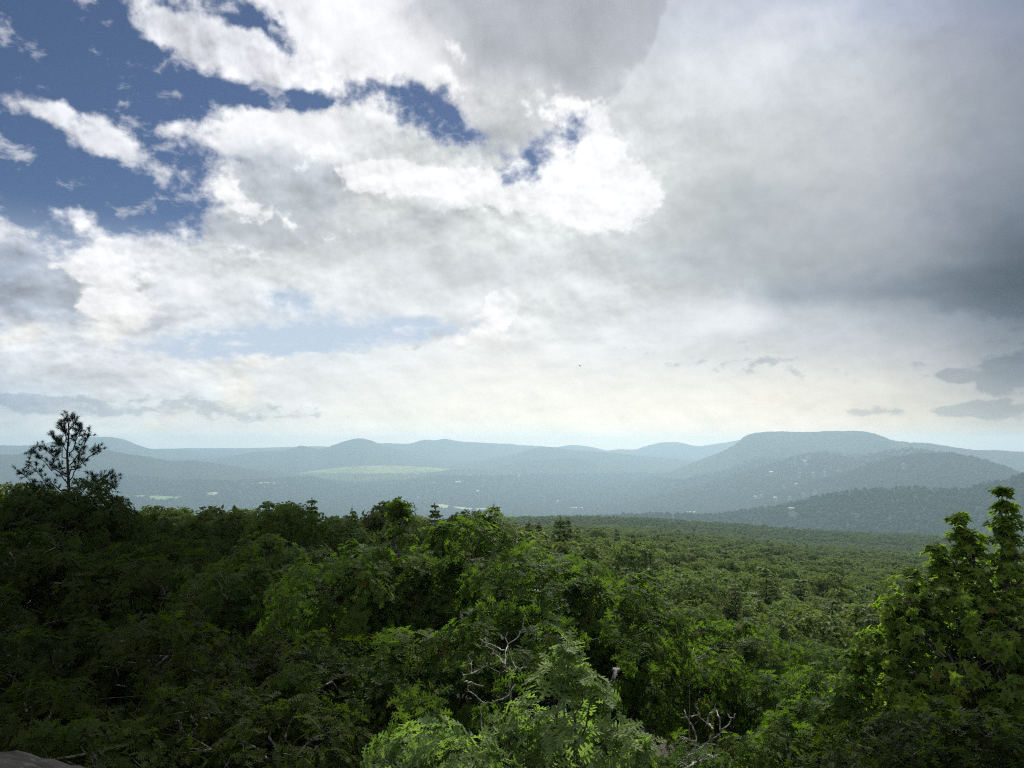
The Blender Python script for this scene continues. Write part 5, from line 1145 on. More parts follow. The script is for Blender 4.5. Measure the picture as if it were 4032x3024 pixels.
FORMS = {
    'oak_1': oak_form(21, O1, lump=0.42),
    'oak_2': oak_form(22, O1, (1.7, 1.7, 1.25), lump=0.5, spikes=((0.5, 0, 1.25, 0.32), (-0.7, 0.2, 1.05, 0.3))),
    'oak_3': oak_form(23, O1, (1.8, 1.6, 1.2), lump=0.45),
    'shaded_1': oak_form(31, O2, (1.8, 1.7, 1.15), lump=0.4),
    'shaded_2': oak_form(32, O2, (1.7, 1.7, 1.2), lump=0.5, spikes=((0.6, 0, 1.05, 0.3),)),
    'shaded_3': oak_form(33, O2, (1.85, 1.6, 1.25), lump=0.45),
    'leader': oak_form(24, O1, (1.45, 1.5, 1.4), 42, spikes=((0.0, 0.0, 1.45, 0.30), (0.03, 0.0, 1.80, 0.22), (-0.02, 0.0, 1.98, 0.14), (0.75, 0.1, 1.15, 0.30), (-0.75, 0, 1.0, 0.30))),
    'bright_spire': oak_form(41, O3, (1.0, 0.85, 0.8), 22, 0.34, spikes=((-0.05, 0, 0.86, 0.34), (0.16, -0.05, 1.08, 0.24), (-0.2, 0, 1.12, 0.24), (0.02, 0, 1.36, 0.16), (0.34, 0, 0.85, 0.2), (-0.85, 0, 0.3, 0.25), (0.8, 0, 0.35, 0.25)), trunk_r=0.05, twigs=7, leaf=0.205, lump=0.5),
    'bright_low': oak_form(42, O3, (0.72, 0.6, 0.5), 14, 0.28, trunk_r=0.05, twigs=7, leaf=0.19, lump=0.5),
    'sunny_1': oak_form(43, (L_OAK, B_OAK), (1.35, 1.3, 1.0), 36, 0.44, lump=0.5, spikes=((0.3, 0, 1.0, 0.25), (-0.6, 0, 0.8, 0.25))),
    'sunny_2': oak_form(44, (L_OAK, B_OAK), (1.35, 1.3, 1.0), 36, 0.44, lump=0.5),
    'maple': broadleaf(51, (2.25, 1.7, 2.1), 165, 0.44, 20, 6, 0.10, MAPLE, (L_MAPLE, B_OAK),
                       spikes=down(((0.02, 0, 2.25, 0.28), (0.0, 0, 2.78, 0.13), (0.10, 0.1, 2.5, 0.2), (-0.58, 0.1, 2.38, 0.15), (-0.50, 0, 2.08, 0.26), (-0.98, 0, 1.95, 0.15), (-0.84, 0.1, 1.7, 0.28),
                                    (-1.32, 0, 1.62, 0.14), (-1.15, 0.1, 1.35, 0.3), (-1.64, 0, 1.22, 0.15), (-1.5, 0, 0.95, 0.28), (-1.9, 0, 0.75, 0.22), (-2.15, 0.1, 0.45, 0.2), (-2.4, 0, 0.1, 0.18), (-2.55, 0, -0.25, 0.17),
                                    (0.75, 0.1, 2.0, 0.3), (1.2, 0, 1.7, 0.34), (-0.4, -0.5, 1.2, 0.4), (0.3, -0.6, 1.0, 0.4))), upright=0.3, lump=0.36),
    'pine': open_pine(61, (L_PINE, B_PINE)),
}
MID = [broadleaf(70 + k, r, 46, 0.75, 9, 3, 0.40, SPRAY, (L_WOOD, B_OAK), fine=False, split=False, lump=0.4, trunk_h=9, zmin=-0.35)
       for k, r in enumerate([(2.3, 2.2, 1.9), (2.1, 2.3, 2.2), (2.5, 2.3, 1.7), (2.0, 2.0, 2.3), (2.4, 2.5, 2.0)])]
FAR = [broadleaf(80 + k, r, 34, 0.8, 6, 3, 0.66, SPRAY, (L_WOOD, B_OAK), fine=False, split=False, lump=0.4, trunk_h=9, zmin=-0.15)
       for k, r in enumerate([(2.9, 2.8, 2.2), (2.7, 3.0, 2.5), (3.1, 2.8, 2.0), (2.6, 2.6, 2.7)])]
CON = {'a': conifer(91, 4.6, 1.15, 20, 0.46, (L_NEEDLE, B_PINE), split=True), 'b': conifer(92, 4.8, 1.35, 18, 0.5, (L_NEEDLE, B_PINE), 0.15, split=True),
       'c': conifer(93, 4.6, 1.7, 17, 0.56, (L_NEEDLE, B_PINE), 0.22, droop=0.12, split=True)}
CON['d'] = conifer(95, 5.2, 2.3, 13, 0.62, (L_NEEDLE, B_PINE), 0.12, droop=0.10, split=True)
CON['e'] = conifer(96, 5.0, 1.9, 15, 0.52, (L_NEEDLE, B_PINE), 0.1, droop=0.02, split=True)
CON_FAR = conifer(94, 5.0, 1.7, 10, 1.0, (L_NEEDLE, B_PINE), 0.1)


def stand(name, form, x, y, ztop, scale, turn, label, category, group=None):
    """A tree as an Empty at its foot with crown and trunk as parts."""
    az, r = math.degrees(math.atan2(x, y)), math.hypot(x, y)
    zb = float(ground_z(np.array(az), np.array(r))) - 0.1
    e = bpy.data.objects.new(name, None)
    e.empty_display_size = 0.3
    link(e)
    e.location = (x, y, zb)
    e.rotation_euler = (0, 0, rad(turn))
    tag(e, label, category, group)
    for part, me in zip(('crown', 'trunk'), form):
        o = link(bpy.data.objects.new(part, me), e)
        o.location = (0, 0, ztop - zb)
        o.scale = (scale, scale, scale)
    return e


taken = []
for kind, form, az, el, d, s, turn, label in TREES:
    x, y = polar(az, d)
    stand(kind, FORMS[form], float(x), float(y), EYE + d * math.tan(rad(el)), s, turn, label, kind.split('_')[-2] + ' tree' if kind != 'young_oak' else 'oak tree', 'trees around the summit rock')
    taken.append((x, y, (1.0 if 'bright' in form else 1.5) * s))
ORD = ('first', 'second', 'third', 'fourth', 'fifth', 'sixth', 'seventh', 'eighth', 'ninth', 'tenth', 'eleventh', 'twelfth', 'thirteenth', 'fourteenth', 'fifteenth',
       'sixteenth', 'seventeenth', 'eighteenth', 'nineteenth', 'twentieth')
con_sorted = sorted(CONIFERS)
sky_n = slope_n = 0
for az, el, d, s, f in con_sorted:
    x, y = polar(az, d)
    on_sky = el > -6.7
    if on_sky:
        label = 'conifer spire against the haze, %s from the left on the crest' % ORD[sky_n]
        sky_n += 1
    else:
        label = 'soft conifer among rounded crowns, %s from the left of those on the slope' % ORD[slope_n]
        slope_n += 1
    stand('conifer_tree', CON[f], float(x), float(y), EYE + d * math.tan(rad(el)), s, 40 * sky_n + 70 * slope_n, label, 'conifer', 'conifers among the broadleaf crowns')
    taken.append((x, y, 0.6 * s))

# ---------------------------------------------------------------- the rest of the wood, nearest first
rng = np.random.default_rng(5)
cells = {}


def free(x, y, gap):
    k = (int(x // 4), int(y // 4))
    n = int(gap // 4) + 1
    for i in range(k[0] - n, k[0] + n + 1):
        for j in range(k[1] - n, k[1] + n + 1):
            for px, py, g in cells.get((i, j), ()):
                if (px - x) ** 2 + (py - y) ** 2 < ((gap + g) * 0.5) ** 2:
                    return False
    return True


def claim(x, y, gap):
    cells.setdefault((int(x // 4), int(y // 4)), []).append((x, y, gap))


for x, y, g in taken:
    claim(x, y, g * 1.7)
sky_az = np.linspace(-42, 42, 169)
sky_r = np.geomspace(25, 1000, 60)
SKYLINE = np.degrees(np.arctan2(canopy_z(*np.meshgrid(sky_az, sky_r)) - EYE, sky_r[:, None]))
SKYMAX = np.maximum.accumulate(SKYLINE, 0)
cand = []
for r0, r1, gap in ((9.5, 24, 2.3), (24, 46, 2.6), (46, 90, 3.3), (90, 180, 3.7), (180, 360, 4.2), (360, 640, 4.8), (640, 1040, 5.6), (1040, 1500, 7.0)):
    area = 0.5 * rad(78) * (r1 ** 2 - r0 ** 2)
    n = int(area / gap ** 2 * 2.6)
    rr = np.sqrt(rng.uniform(r0 ** 2, r1 ** 2, n)); aa = rng.uniform(-39, 39, n)
    zt = canopy_z(aa, rr)
    zt = np.where(rr > 1000, ground_z(aa, rr) + 11.0, zt)
    zt = zt + np.where(rr > 60, 3.6 * fbm(rr * np.sin(np.radians(aa)) / 26.0, rr * np.cos(np.radians(aa)) / 26.0, 3, 77), 0)
    own = np.degrees(np.arctan2(zt - EYE, rr))
    i = np.clip(np.searchsorted(sky_r, rr * 0.8) - 1, 0, len(sky_r) - 1); j = np.clip(np.round((aa + 42) * 2).astype(int), 0, 168)
    seen = (own > SKYMAX[i, j] - np.where(rr > 200, 0.25, 0.8)) | (rr < 40)
    for a, r, z, ok in zip(aa, rr, zt, seen):
        if not ok:
            continue
        x, y = polar(a, r)
        if free(x, y, gap):
            claim(x, y, gap)
            cand.append((r, a, float(x), float(y), float(z)))
cand.sort()
near = [c for c in cand if c[0] < 46]
middle = [c for c in cand if c[0] >= 46]
rows = ((0, 14, 'nearest'), (14, 20, 'second'), (20, 30, 'third'), (30, 46, 'fourth'))
for r0, r1, word in rows:
    row = sorted([c for c in near if r0 <= c[0] < r1], key=lambda c: c[1])
    for k, (r, a, x, y, z) in enumerate(row):
        left = a < -8 + rng.normal(0, 3)
        form = FORMS[rng.choice(['shaded_1', 'shaded_2', 'shaded_3'] if left or (a > 22 and r < 22) else ['oak_1', 'oak_2', 'oak_3'])]  # left and near right crowns take the leaves with shade in their colour
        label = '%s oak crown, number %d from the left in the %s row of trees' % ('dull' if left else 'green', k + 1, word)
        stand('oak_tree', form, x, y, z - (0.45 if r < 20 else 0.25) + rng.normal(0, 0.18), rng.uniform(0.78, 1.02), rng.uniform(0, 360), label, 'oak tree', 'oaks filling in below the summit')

N_MIDDLE = max(0, 292 - len(near) - len(TREES))
for r, a, x, y, z in middle[:N_MIDDLE]:
    o = link(bpy.data.objects.new('broadleaf_tree', MID[rng.integers(0, 5)]))
    s = rng.uniform(0.66, 1.18)
    o.location = (x, y, z + rng.normal(0, 0.7)); o.scale = (s, s, s * rng.uniform(0.9, 1.15)); o.rotation_euler = (0, 0, rng.uniform(0, 6.28))
    tag(o, 'rounded broadleaf crown in the nearer part of the slope below the oaks', 'broadleaf tree', 'crowns on the nearer slope')
print('near', len(near), 'middle', len(middle), 'individual middle', N_MIDDLE)


def instanced_wood(name, label, pts, sources, turn, size, pick):
    """Many trees as one object: points that carry copies of a few tree forms."""
    me = bpy.data.meshes.new(name)
    me.vertices.add(len(pts))
    me.vertices.foreach_set('co', np.asarray(pts, np.float32).ravel())
    for nm, kind, data in (('turn', 'FLOAT', turn), ('size', 'FLOAT', size), ('pick', 'INT', pick)):
        me.attributes.new(nm, kind, 'POINT').data.foreach_set('value', np.asarray(data))
    o = tag(link(bpy.data.objects.new(name, me)), label, 'wood', kind='stuff')
    g = bpy.data.node_groups.new(name, 'GeometryNodeTree')
    g.interface.new_socket('Geometry', in_out='INPUT', socket_type='NodeSocketGeometry')
    g.interface.new_socket('Geometry', in_out='OUTPUT', socket_type='NodeSocketGeometry')
    gi, go = g.nodes.new('NodeGroupInput'), g.nodes.new('NodeGroupOutput')
    join = g.nodes.new('GeometryNodeJoinGeometry')

    def attr(nm, kind):
        n = g.nodes.new('GeometryNodeInputNamedAttribute'); n.data_type = kind
        n.inputs['Name'].default_value = nm
        return n.outputs['Attribute']
    for k, src in enumerate(sources):
        info = g.nodes.new('GeometryNodeObjectInfo'); info.inputs['Object'].default_value = src
        cmp_ = g.nodes.new('FunctionNodeCompare'); cmp_.data_type = 'INT'; cmp_.operation = 'EQUAL'
        g.links.new(attr('pick', 'INT'), cmp_.inputs[2]); cmp_.inputs[3].default_value = k
        inst = g.nodes.new('GeometryNodeInstanceOnPoints')
        rot = g.nodes.new('ShaderNodeCombineXYZ')
        g.links.new(attr('turn', 'FLOAT'), rot.inputs[2])
        g.links.new(gi.outputs[0], inst.inputs['Points'])
        g.links.new(cmp_.outputs[0], inst.inputs['Selection'])
        info.inputs['As Instance'].default_value = True
        g.links.new(info.outputs['Geometry'], inst.inputs['Instance'])
        g.links.new(rot.outputs[0], inst.inputs['Rotation'])
        g.links.new(attr('size', 'FLOAT'), inst.inputs['Scale'])
        g.links.new(inst.outputs[0], join.inputs[0])
    g.links.new(join.outputs[0], go.inputs[0])
    mod = o.modifiers.new('trees', 'NODES')
    mod.node_group = g
    return o


rest = middle[N_MIDDLE:]
# one tree of each farther form stands in the wood as a source of the copies
src = []
far_ix = [i for i, c in enumerate(rest) if c[0] > 230]
for k, me in enumerate(MID[:3] + FAR + [CON_FAR]):
    c = rest[k] if k < 3 else rest[far_ix[k]]
    o = link(bpy.data.objects.new('conifer_tree' if me is CON_FAR else 'broadleaf_tree', me))
    o.location = (c[2], c[3], c[4])
    tag(o, 'conifer spire rising from the distant part of the wooded slope' if me is CON_FAR else ('rounded broadleaf crown in the nearer part of the slope below the oaks' if k < 3 else 'small rounded crown in the distant part of the wooded slope'),
        'conifer' if me is CON_FAR else 'broadleaf tree', None if me is CON_FAR else ('crowns on the nearer slope' if k < 3 else 'crowns on the distant slope'))
    src.append(o)
used = {0, 1, 2} | {far_ix[k] for k in range(3, 8)}
rest = [c for i, c in enumerate(rest) if i not in used]
R_ = np.array([c[0] for c in rest])
pick = np.where(R_ < 230, rng.integers(0, 3, len(R_)), rng.integers(3, 7, len(R_)))
pick = np.where((rng.random(len(R_)) < 0.05) & (R_ > 120), 7, pick)
P_ = np.array([c[2:5] for c in rest])
P_[:, 2] += rng.normal(0, 0.85, len(R_)) + np.where(pick == 7, rng.uniform(0.5, 2.0, len(R_)), 0)
instanced_wood('slope_wood', 'dense wood of rounded green crowns covering the slope down to its crest', P_, src, rng.uniform(0, 6.28, len(R_)), rng.uniform(0.66, 1.25, len(R_)) * np.where(R_ > 640, 1.12, 1.0), pick)


# ---------------------------------------------------------------- crowns of the valley and hill woods
def dome_wood(name, label, x, y, z, width, height, mat, seed):
    """Low-poly crowns, one small dome each, collected as one wood nobody could count."""
    rng = np.random.default_rng(seed)
    n, k = len(x), 5
    ang = np.arange(k) * 2 * math.pi / k
    turn = rng.uniform(0, 6.28, n)
    rings = []
    for f, h in ((0.80, -0.15), (1.0, 0.42), (0.62, 0.86)):
        a = ang[None, :] + turn[:, None] + f
        w = width[:, None] * 0.5 * f * rng.uniform(0.75, 1.2, (n, k))
        rings.append(np.stack([x[:, None] + w * np.cos(a), y[:, None] + w * np.sin(a), z[:, None] + height[:, None] * h * rng.uniform(0.88, 1.1, (n, k))], -1))
    top = np.stack([x, y, z + height], -1)[:, None, :]
    V = np.concatenate(rings + [top], 1)
    f = []
    for q in range(2):
        for j in range(k):
            f.append([q * k + j, q * k + (j + 1) % k, (q + 1) * k + (j + 1) % k, (q + 1) * k + j])
    quads = np.array(f).ravel()
    tris = np.array([[2 * k + j, 2 * k + (j + 1) % k, 3 * k] for j in range(k)]).ravel()
    per = np.concatenate([quads, tris])
    sizes = np.tile(np.concatenate([np.full(2 * k, 4), np.full(k, 3)]), n)
    loops = per[None, :] + (3 * k + 1) * np.arange(n)[:, None]
    me = mesh_of(name, V.reshape(-1, 3), loops, sizes, (mat,), False)
    return tag(link(bpy.data.objects.new(name, me)), label, 'wood', kind='stuff')


def crown_material(name, dark, light):
    m, N, out = new_mat(name)
    geo = N.new('ShaderNodeNewGeometry')
    r = geo.outputs['Random Per Island']
    st = N.noise(geo.outputs['Position'], 1 / 180.0, 4, 0.6)
    c = N.mix(N.add(N.mul(r, 0.7), N.mul(N.sub(st, 0.35), 0.9)), dark, light)
    b = N.new('ShaderNodeBsdfPrincipled')
    N.put(b.inputs['Base Color'], c)
    b.inputs['Roughness'].default_value = 0.85
    b.inputs['Specular IOR Level'].default_value = 0.1
    N.put(out.inputs['Surface'], b.outputs[0])
    return m


M_CROWN_LIT = crown_material('crowns painted sunlit', (0.08, 0.115, 0.035, 1), (0.26, 0.30, 0.10, 1))  # lit copy of the valley crowns: sun painted into the colour
M_CROWN = crown_material('valley crowns', (0.014, 0.028, 0.013, 1), (0.052, 0.078, 0.028, 1))


def inside_any(x, y, polys):
    hit = np.zeros(len(x), bool)
    for P in polys:
        c = np.zeros(len(x), bool)
        for (x0, y0), (x1, y1) in zip(P, P[1:] + P[:1]):
            if y0 != y1:
                c ^= ((y0 > y) != (y1 > y)) & (x < (x1 - x0) * (y - y0) / (y1 - y0) + x0)
        hit |= c
    return hit


# ---------------------------------------------------------------- fields
def field_material(name, a, b_):
    m, N, out = new_mat(name)
    p = N.new('ShaderNodeNewGeometry').outputs['Position']
    b = N.new('ShaderNodeBsdfPrincipled')
    N.put(b.inputs['Base Color'], N.mix(N.noise(p, 1 / 30.0, 5, 0.6), a, b_))
    b.inputs['Roughness'].default_value = 0.9
    N.put(out.inputs['Surface'], b.outputs[0])
    return m


M_MOWN = field_material('mown grass', (0.10, 0.19, 0.045, 1), (0.16, 0.26, 0.07, 1))
M_HAY = field_material('dry grass', (0.26, 0.27, 0.14, 1), (0.36, 0.34, 0.20, 1))
M_TAN = field_material('bare tan ground', (0.30, 0.26, 0.17, 1), (0.42, 0.36, 0.26, 1))

OPEN = []
for label, pts in FIELDS:
    P = [look_down(a, e) for a, e in pts]
    P = [p for p in P if p]
    OPEN.append([(p[0], p[1]) for p in P])
    # draped: a fan of narrow rows between the outline and its middle, a metre above the turf
    c = np.mean(np.array(P), 0)
    ring = []
    n = len(P)
    for i in range(n):
        for t in np.linspace(0, 1, 6)[:-1]:
            q = np.array(P[i]) * (1 - t) + np.array(P[(i + 1) % n]) * t
            ring.append(q[:2] + RNG.normal(0, 4, 2))
    V = []
    for f in (1.0, 0.75, 0.5, 0.25, 0.0):
        for q in ring:
            V.append(c[:2] + (q - c[:2]) * f)
    V = np.array(V)
    az, r = np.degrees(np.arctan2(V[:, 0], V[:, 1])), np.hypot(V[:, 0], V[:, 1])
    V = np.column_stack([V, land_z(az, r) + 1.5])
    loops = grid_loops(5, len(ring), True)
    me = mesh_of('field', V, loops, np.full(len(loops), 4), (M_MOWN if 'green' in label else M_TAN if 'tan' in label or 'yard' in label else M_HAY,))
    tag(link(bpy.data.objects.new('field', me)), label, 'field', kind='structure')


# ---------------------------------------------------------------- houses far down in the valley and on the hills
def plain(name, col, rough=0.7):
    m, N, out = new_mat(name)
    p = N.new('ShaderNodeTexCoord').outputs['Object']
    b = N.new('ShaderNodeBsdfPrincipled')
    dark = tuple(c * 0.75 for c in col[:3]) + (1,)
    N.put(b.inputs['Base Color'], N.mix(N.noise(p, 0.8, 4, 0.6), dark, col))
    b.inputs['Roughness'].default_value = rough
    N.put(out.inputs['Surface'], b.outputs[0])
    return m


M_WHITE = plain('white boards', (0.42, 0.42, 0.40, 1))
M_CREAM = plain('cream render', (0.46, 0.43, 0.37, 1))
M_TIN = plain('light metal roof', (0.24, 0.25, 0.26, 1), 0.45)
M_SLATE = plain('grey shingles', (0.22, 0.21, 0.20, 1))
M_PANE = plain('dark window glass', (0.04, 0.05, 0.06, 1), 0.2)


def box_part(x0, x1, y0, y1, z0, z1):
    V = [(x, y, z) for z in (z0, z1) for x, y in ((x0, y0), (x1, y0), (x1, y1), (x0, y1))]
    return V, [(3, 2, 1, 0), (4, 5, 6, 7), (0, 1, 5, 4), (1, 2, 6, 5), (2, 3, 7, 6), (3, 0, 4, 7)]


def house_meshes(w, d, h, gable, wall, roof):
    V, F = box_part(-w / 2, w / 2, -d / 2, d / 2, -4, h)
    V += [(-w / 2, 0, h + gable), (w / 2, 0, h + gable)]
    F = F[:1] + F[2:] + [(4, 7, 8), (6, 5, 9), ]
    walls = mesh_of('wall', V, [i for f in F for i in f], [len(f) for f in F], (wall,))
    e, t = 0.6, 0.25
    R = [(-w / 2 - e, -d / 2 - e, h - 0.35), (w / 2 + e, -d / 2 - e, h - 0.35), (w / 2 + e, 0, h + gable + 0.15), (-w / 2 - e, 0, h + gable + 0.15), (w / 2 + e, d / 2 + e, h - 0.35), (-w / 2 - e, d / 2 + e, h - 0.35)]
    R += [(x, y, z + t) for x, y, z in R]
    G = [(0, 3, 2, 1), (3, 5, 4, 2), (6, 7, 8, 9), (9, 8, 10, 11), (0, 1, 7, 6), (4, 5, 11, 10), (1, 2, 8, 7), (2, 4, 10, 8), (3, 0, 6, 9), (5, 3, 9, 11)]
    roofs = mesh_of('roof', R, [i for f in G for i in f], [len(f) for f in G], (roof,))
    panes = []
    for k in range(3):
        x = (k - 1) * w * 0.28
        A, B = box_part(x - 0.9, x + 0.9, -d / 2 - 0.08, -d / 2 + 0.02, h * 0.35, h * 0.72)
        panes.append(mesh_of('window', A, [i for f in B for i in f], [4] * 6, (M_PANE,)))
    return walls, roofs, panes


HOUSE_FORMS = [house_meshes(20, 11, 6, 3.2, M_WHITE, M_TIN), house_meshes(15, 10, 6, 3.5, M_WHITE, M_SLATE), house_meshes(26, 13, 6.5, 3.6, M_CREAM, M_TIN), house_meshes(13, 9, 5, 3, M_CREAM, M_SLATE)]
HOUSE_AT = []
hr = np.random.default_rng(3)
placed_houses = []
for i, (a, e) in enumerate(HOUSES):
    p = look_down(a, e)
    if p:
        placed_houses.append((a, e, p))
AREAS = ((-40, -13.0, 'at the left'), (-13.0, -8.6, 'near the sunny knoll'), (-8.6, -3.0, 'left of mid valley'), (-3.0, 5.0, 'right of mid valley'), (5.0, 15.0, 'on the hazy slope'), (15.0, 40, 'below the flat topped mountain'))
count = {}
for a, e, p in placed_houses:
    where = [w for lo, hi, w in AREAS if lo <= a < hi][0]
    count[where] = count.get(where, 0) + 1
    n = count[where]
    form = HOUSE_FORMS[hr.integers(0, 4)]
    r = math.hypot(p[0], p[1])
    root = link(bpy.data.objects.new('house', None))
    root.location = (p[0], p[1], p[2])
    root.rotation_euler = (0, 0, hr.uniform(-0.7, 0.7) - rad(a))
    s = 0.7 + 0.3 * hr.random()
    tag(root, 'tiny pale house %s, %s from the left there' % (where, ORD[min(n, len(ORD)) - 1]), 'house', 'houses scattered in the valley woods')
    for me in (form[0], form[1]) + tuple(form[2]):
        o = link(bpy.data.objects.new(me.name.split('.')[0], me), root)
        o.scale = (s, s, s)
    HOUSE_AT.append((p[0], p[1]))
    # a small yard towards the viewer keeps the house in sight
    ux, uy = p[0] / r, p[1] / r
    OPEN.append([(p[0] + 16 * uy + 14 * ux, p[1] - 16 * ux + 14 * uy), (p[0] - 16 * uy + 14 * ux, p[1] + 16 * ux + 14 * uy), (p[0] - 15 * uy - 95 * ux, p[1] + 15 * ux - 95 * uy), (p[0] + 15 * uy - 95 * ux, p[1] - 15 * ux - 95 * uy)])


def scatter(n, a0, a1, r0, r1, seed, thin=0.30):
    rng = np.random.default_rng(seed)
    r = np.sqrt(rng.uniform(r0 ** 2, r1 ** 2, n)); a = rng.uniform(a0, a1, n)
    x, y = polar(a, r)
    keep = fbm(x / 160, y / 160, 4, seed) + 0.30 * rng.normal(0, 1, n) > -thin
    keep &= ~inside_any(x, y, OPEN)
    keep &= ~((np.abs(a + 8.5) < 7.5) & (r > 7100) & (r < 8400) & (seed != 33))
    x, y, a, r = x[keep], y[keep], a[keep], r[keep]
    z = land_z(a, r)
    k = (r < 6400) | (z < -270)          # the high mountain flanks are too far to show single crowns
    return x[k], y[k], z[k], a[k], r[k]


x, y, z, a, r = scatter(150000, -33, 36, 1450, 5200, 31)
w = np.random.default_rng(1).uniform(9, 16, len(x))
dome_wood('hillside_wood', 'dark woods of many crowns on the spur and slopes at the right', x, y, z, w, w * np.random.default_rng(2).uniform(0.7, 1.15, len(x)), M_CROWN, 41)
x, y, z, a, r = scatter(110000, -33, 36, 5200, 8600, 32)
w = np.random.default_rng(3).uniform(11, 20, len(x))
dome_wood('valley_wood', 'blue green woods of many crowns across the valley floor', x, y, z, w, w * np.random.default_rng(4).uniform(0.5, 0.95, len(x)), M_CROWN, 42)
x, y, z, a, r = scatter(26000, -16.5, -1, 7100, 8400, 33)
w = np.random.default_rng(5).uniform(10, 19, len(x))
dome_wood('knoll_wood', 'trees and hedges painted sunlit green on the sunny knoll', x, y, z, w, w * np.random.default_rng(6).uniform(0.4, 0.8, len(x)), M_CROWN_LIT, 43)


# ---------------------------------------------------------------- bare lichen covered branches among the oaks
def dead_wood(name, label, runs, dist, category, thick, seed, foot=True, scatter=0.5):
    rng = np.random.default_rng(seed)
    pts0 = runs[0][0]
    root = link(bpy.data.objects.new(name, None))
    allp = []
    made = {}
    for run in runs:
        P = []
        for a, e in run:
            key = (a, e)
            if key not in made:
                # branches spread in depth round the stem
                near_ = [made[k] for k in made if abs(k[0] - a) < 0.25 and abs(k[1] - e) < 0.25]
                d = near_[0] if near_ else dist + rng.normal(0, scatter * 0.5)
                if P:
                    d = 0.55 * d + 0.45 * made[prev]
                made[key] = d
            prev = key
            x, y = polar(a, made[key])
            P.append(np.array([x, y, EYE + made[key] * math.tan(rad(e))]))
        allp.append(np.array(P))
    base = allp[0][0].copy()
    az, r = math.degrees(math.atan2(base[0], base[1])), math.hypot(base[0], base[1])
    zb = float(ground_z(np.array(az), np.array(r)))
    root.location = (base[0], base[1], zb)
    tag(root, label, category, 'bare lichen covered branches')
    for i, P in enumerate(allp):
        if i == 0 and foot:
            P = np.concatenate([[[base[0], base[1] + 0.1, zb - 0.2]], [(P[0] * 0.6 + np.array([base[0], base[1] + 0.1, zb]) * 0.4)], P])
        # knobbly path
        Q = [P[0]]
        for u, v in zip(P[:-1], P[1:]):
            n = max(2, int(np.linalg.norm(v - u) / 0.05))
            n = min(n, 14)
            for t in np.linspace(0, 1, n + 1)[1:]:
                Q.append(u * (1 - t) + v * t + rng.normal(0, 0.008, 3) * (t < 1))
        Q = np.array(Q)
        k = len(Q)
        r0 = thick * (1.0 if i == 0 else 0.75)
        rr = np.linspace(r0, r0 * 0.38, k) * rng.uniform(0.75, 1.35, k)
        W = Pieces()
        W.tube(Q, rr, 7)
        # twig stubs and lichen tufts
        m = max(3, int(k * 0.7))
        j = rng.integers(max(0, k // 4), k, m)
        d = unit(rng.normal(0, 1, (m, 3)))
        W.twigs(Q[j], Q[j] + d * rng.uniform(0.015, 0.09, (m, 1)), thick * 0.26)
        link(bpy.data.objects.new('limb', W.mesh('limb', (B_DEAD,), True)), root).location = tuple(-c for c in root.location)
    return root


dead_wood('dead_branch', 'pale crooked dead branch curling left of the bright young oak', DEAD_LEFT, 8.7, 'dead branch', 0.010, 1)
dead_wood('dead_branch', 'forked dead branch with lichen standing against the dark central oaks', DEAD_MIDDLE, 9.4, 'dead branch', 0.011, 2)
dead_wood('dead_branch', 'wide spreading bare branch near the bottom edge, right of the bright oak', DEAD_RIGHT, 8.4, 'dead branch', 0.012, 3)
dead_wood('dead_branch', 'thick bare bough lowest on the bottom edge below the spreading branch', DEAD_LOW, 7.8, 'dead branch', 0.015, 4)
dead_wood('dead_branch', 'small tangle of grey dead twigs on the sunlit oak', DEAD_UPPER, 14.0, 'dead branch', 0.014, 5)
dead_wood('dead_snag', 'short upright grey snag with a broken top behind the bright young oak', SNAG, 10.8, 'dead snag', 0.05, 6)


# ---------------------------------------------------------------- summit rock
def rock_material():
    m, N, out = new_mat('weathered rock')
    p = N.new('ShaderNodeTexCoord').outputs['Object']
    n = N.noise(p, 5.0, 8, 0.65)
    sp = N.noise(p, 22.0, 5, 0.6)
    c = N.mix(N.step(n, 0.35, 0.68), (0.010, 0.009, 0.007, 1), (0.036, 0.031, 0.026, 1))
    c = N.mix(N.step(sp, 0.56, 0.66), c, (0.06, 0.058, 0.05, 1))
    c = N.mix(N.step(N.noise(p, 2.3, 4, 0.5), 0.52, 0.64), c, (0.032, 0.022, 0.014, 1))
    b = N.new('ShaderNodeBsdfPrincipled')
    N.put(b.inputs['Base Color'], c); b.inputs['Roughness'].default_value = 0.88
    bp = N.new('ShaderNodeBump'); bp.inputs['Strength'].default_value = 0.9; bp.inputs['Distance'].default_value = 0.03
    N.put(bp.inputs['Height'], N.add(n, N.mul(sp, 0.4))); N.put(b.inputs['Normal'], bp.outputs[0])
    N.put(out.inputs['Surface'], b.outputs[0])
    return m


M_ROCK = rock_material()


def rock(name, label, loc, radii, seed):
    u = np.linspace(0, 2 * math.pi, 96, endpoint=False); v = np.linspace(0.001, math.pi - 0.001, 60)
    U, Vv = np.meshgrid(u, v)
    d = np.stack([np.sin(Vv) * np.cos(U), np.sin(Vv) * np.sin(U), np.cos(Vv)], -1)
    s = np.sign(d) * np.abs(d) ** 0.72
    q = fbm(d[..., 0] * 1.6 + d[..., 2] + 5, d[..., 1] * 1.6 - d[..., 2] + seed, 5, seed) * 0.42 + fbm(d[..., 0] * 9 + d[..., 2] * 7, d[..., 1] * 9 - d[..., 2] * 5, 4, seed + 5) * 0.10
    P = s * (1 + q[..., None]) * np.asarray(radii)
    loops = grid_loops(60, 96, True)
    me = mesh_of(name, P.reshape(-1, 3), loops, np.full(len(loops), 4), (M_ROCK,), True)
    o = tag(link(bpy.data.objects.new(name, me)), label, 'rock')
    o.location = loc
    return o


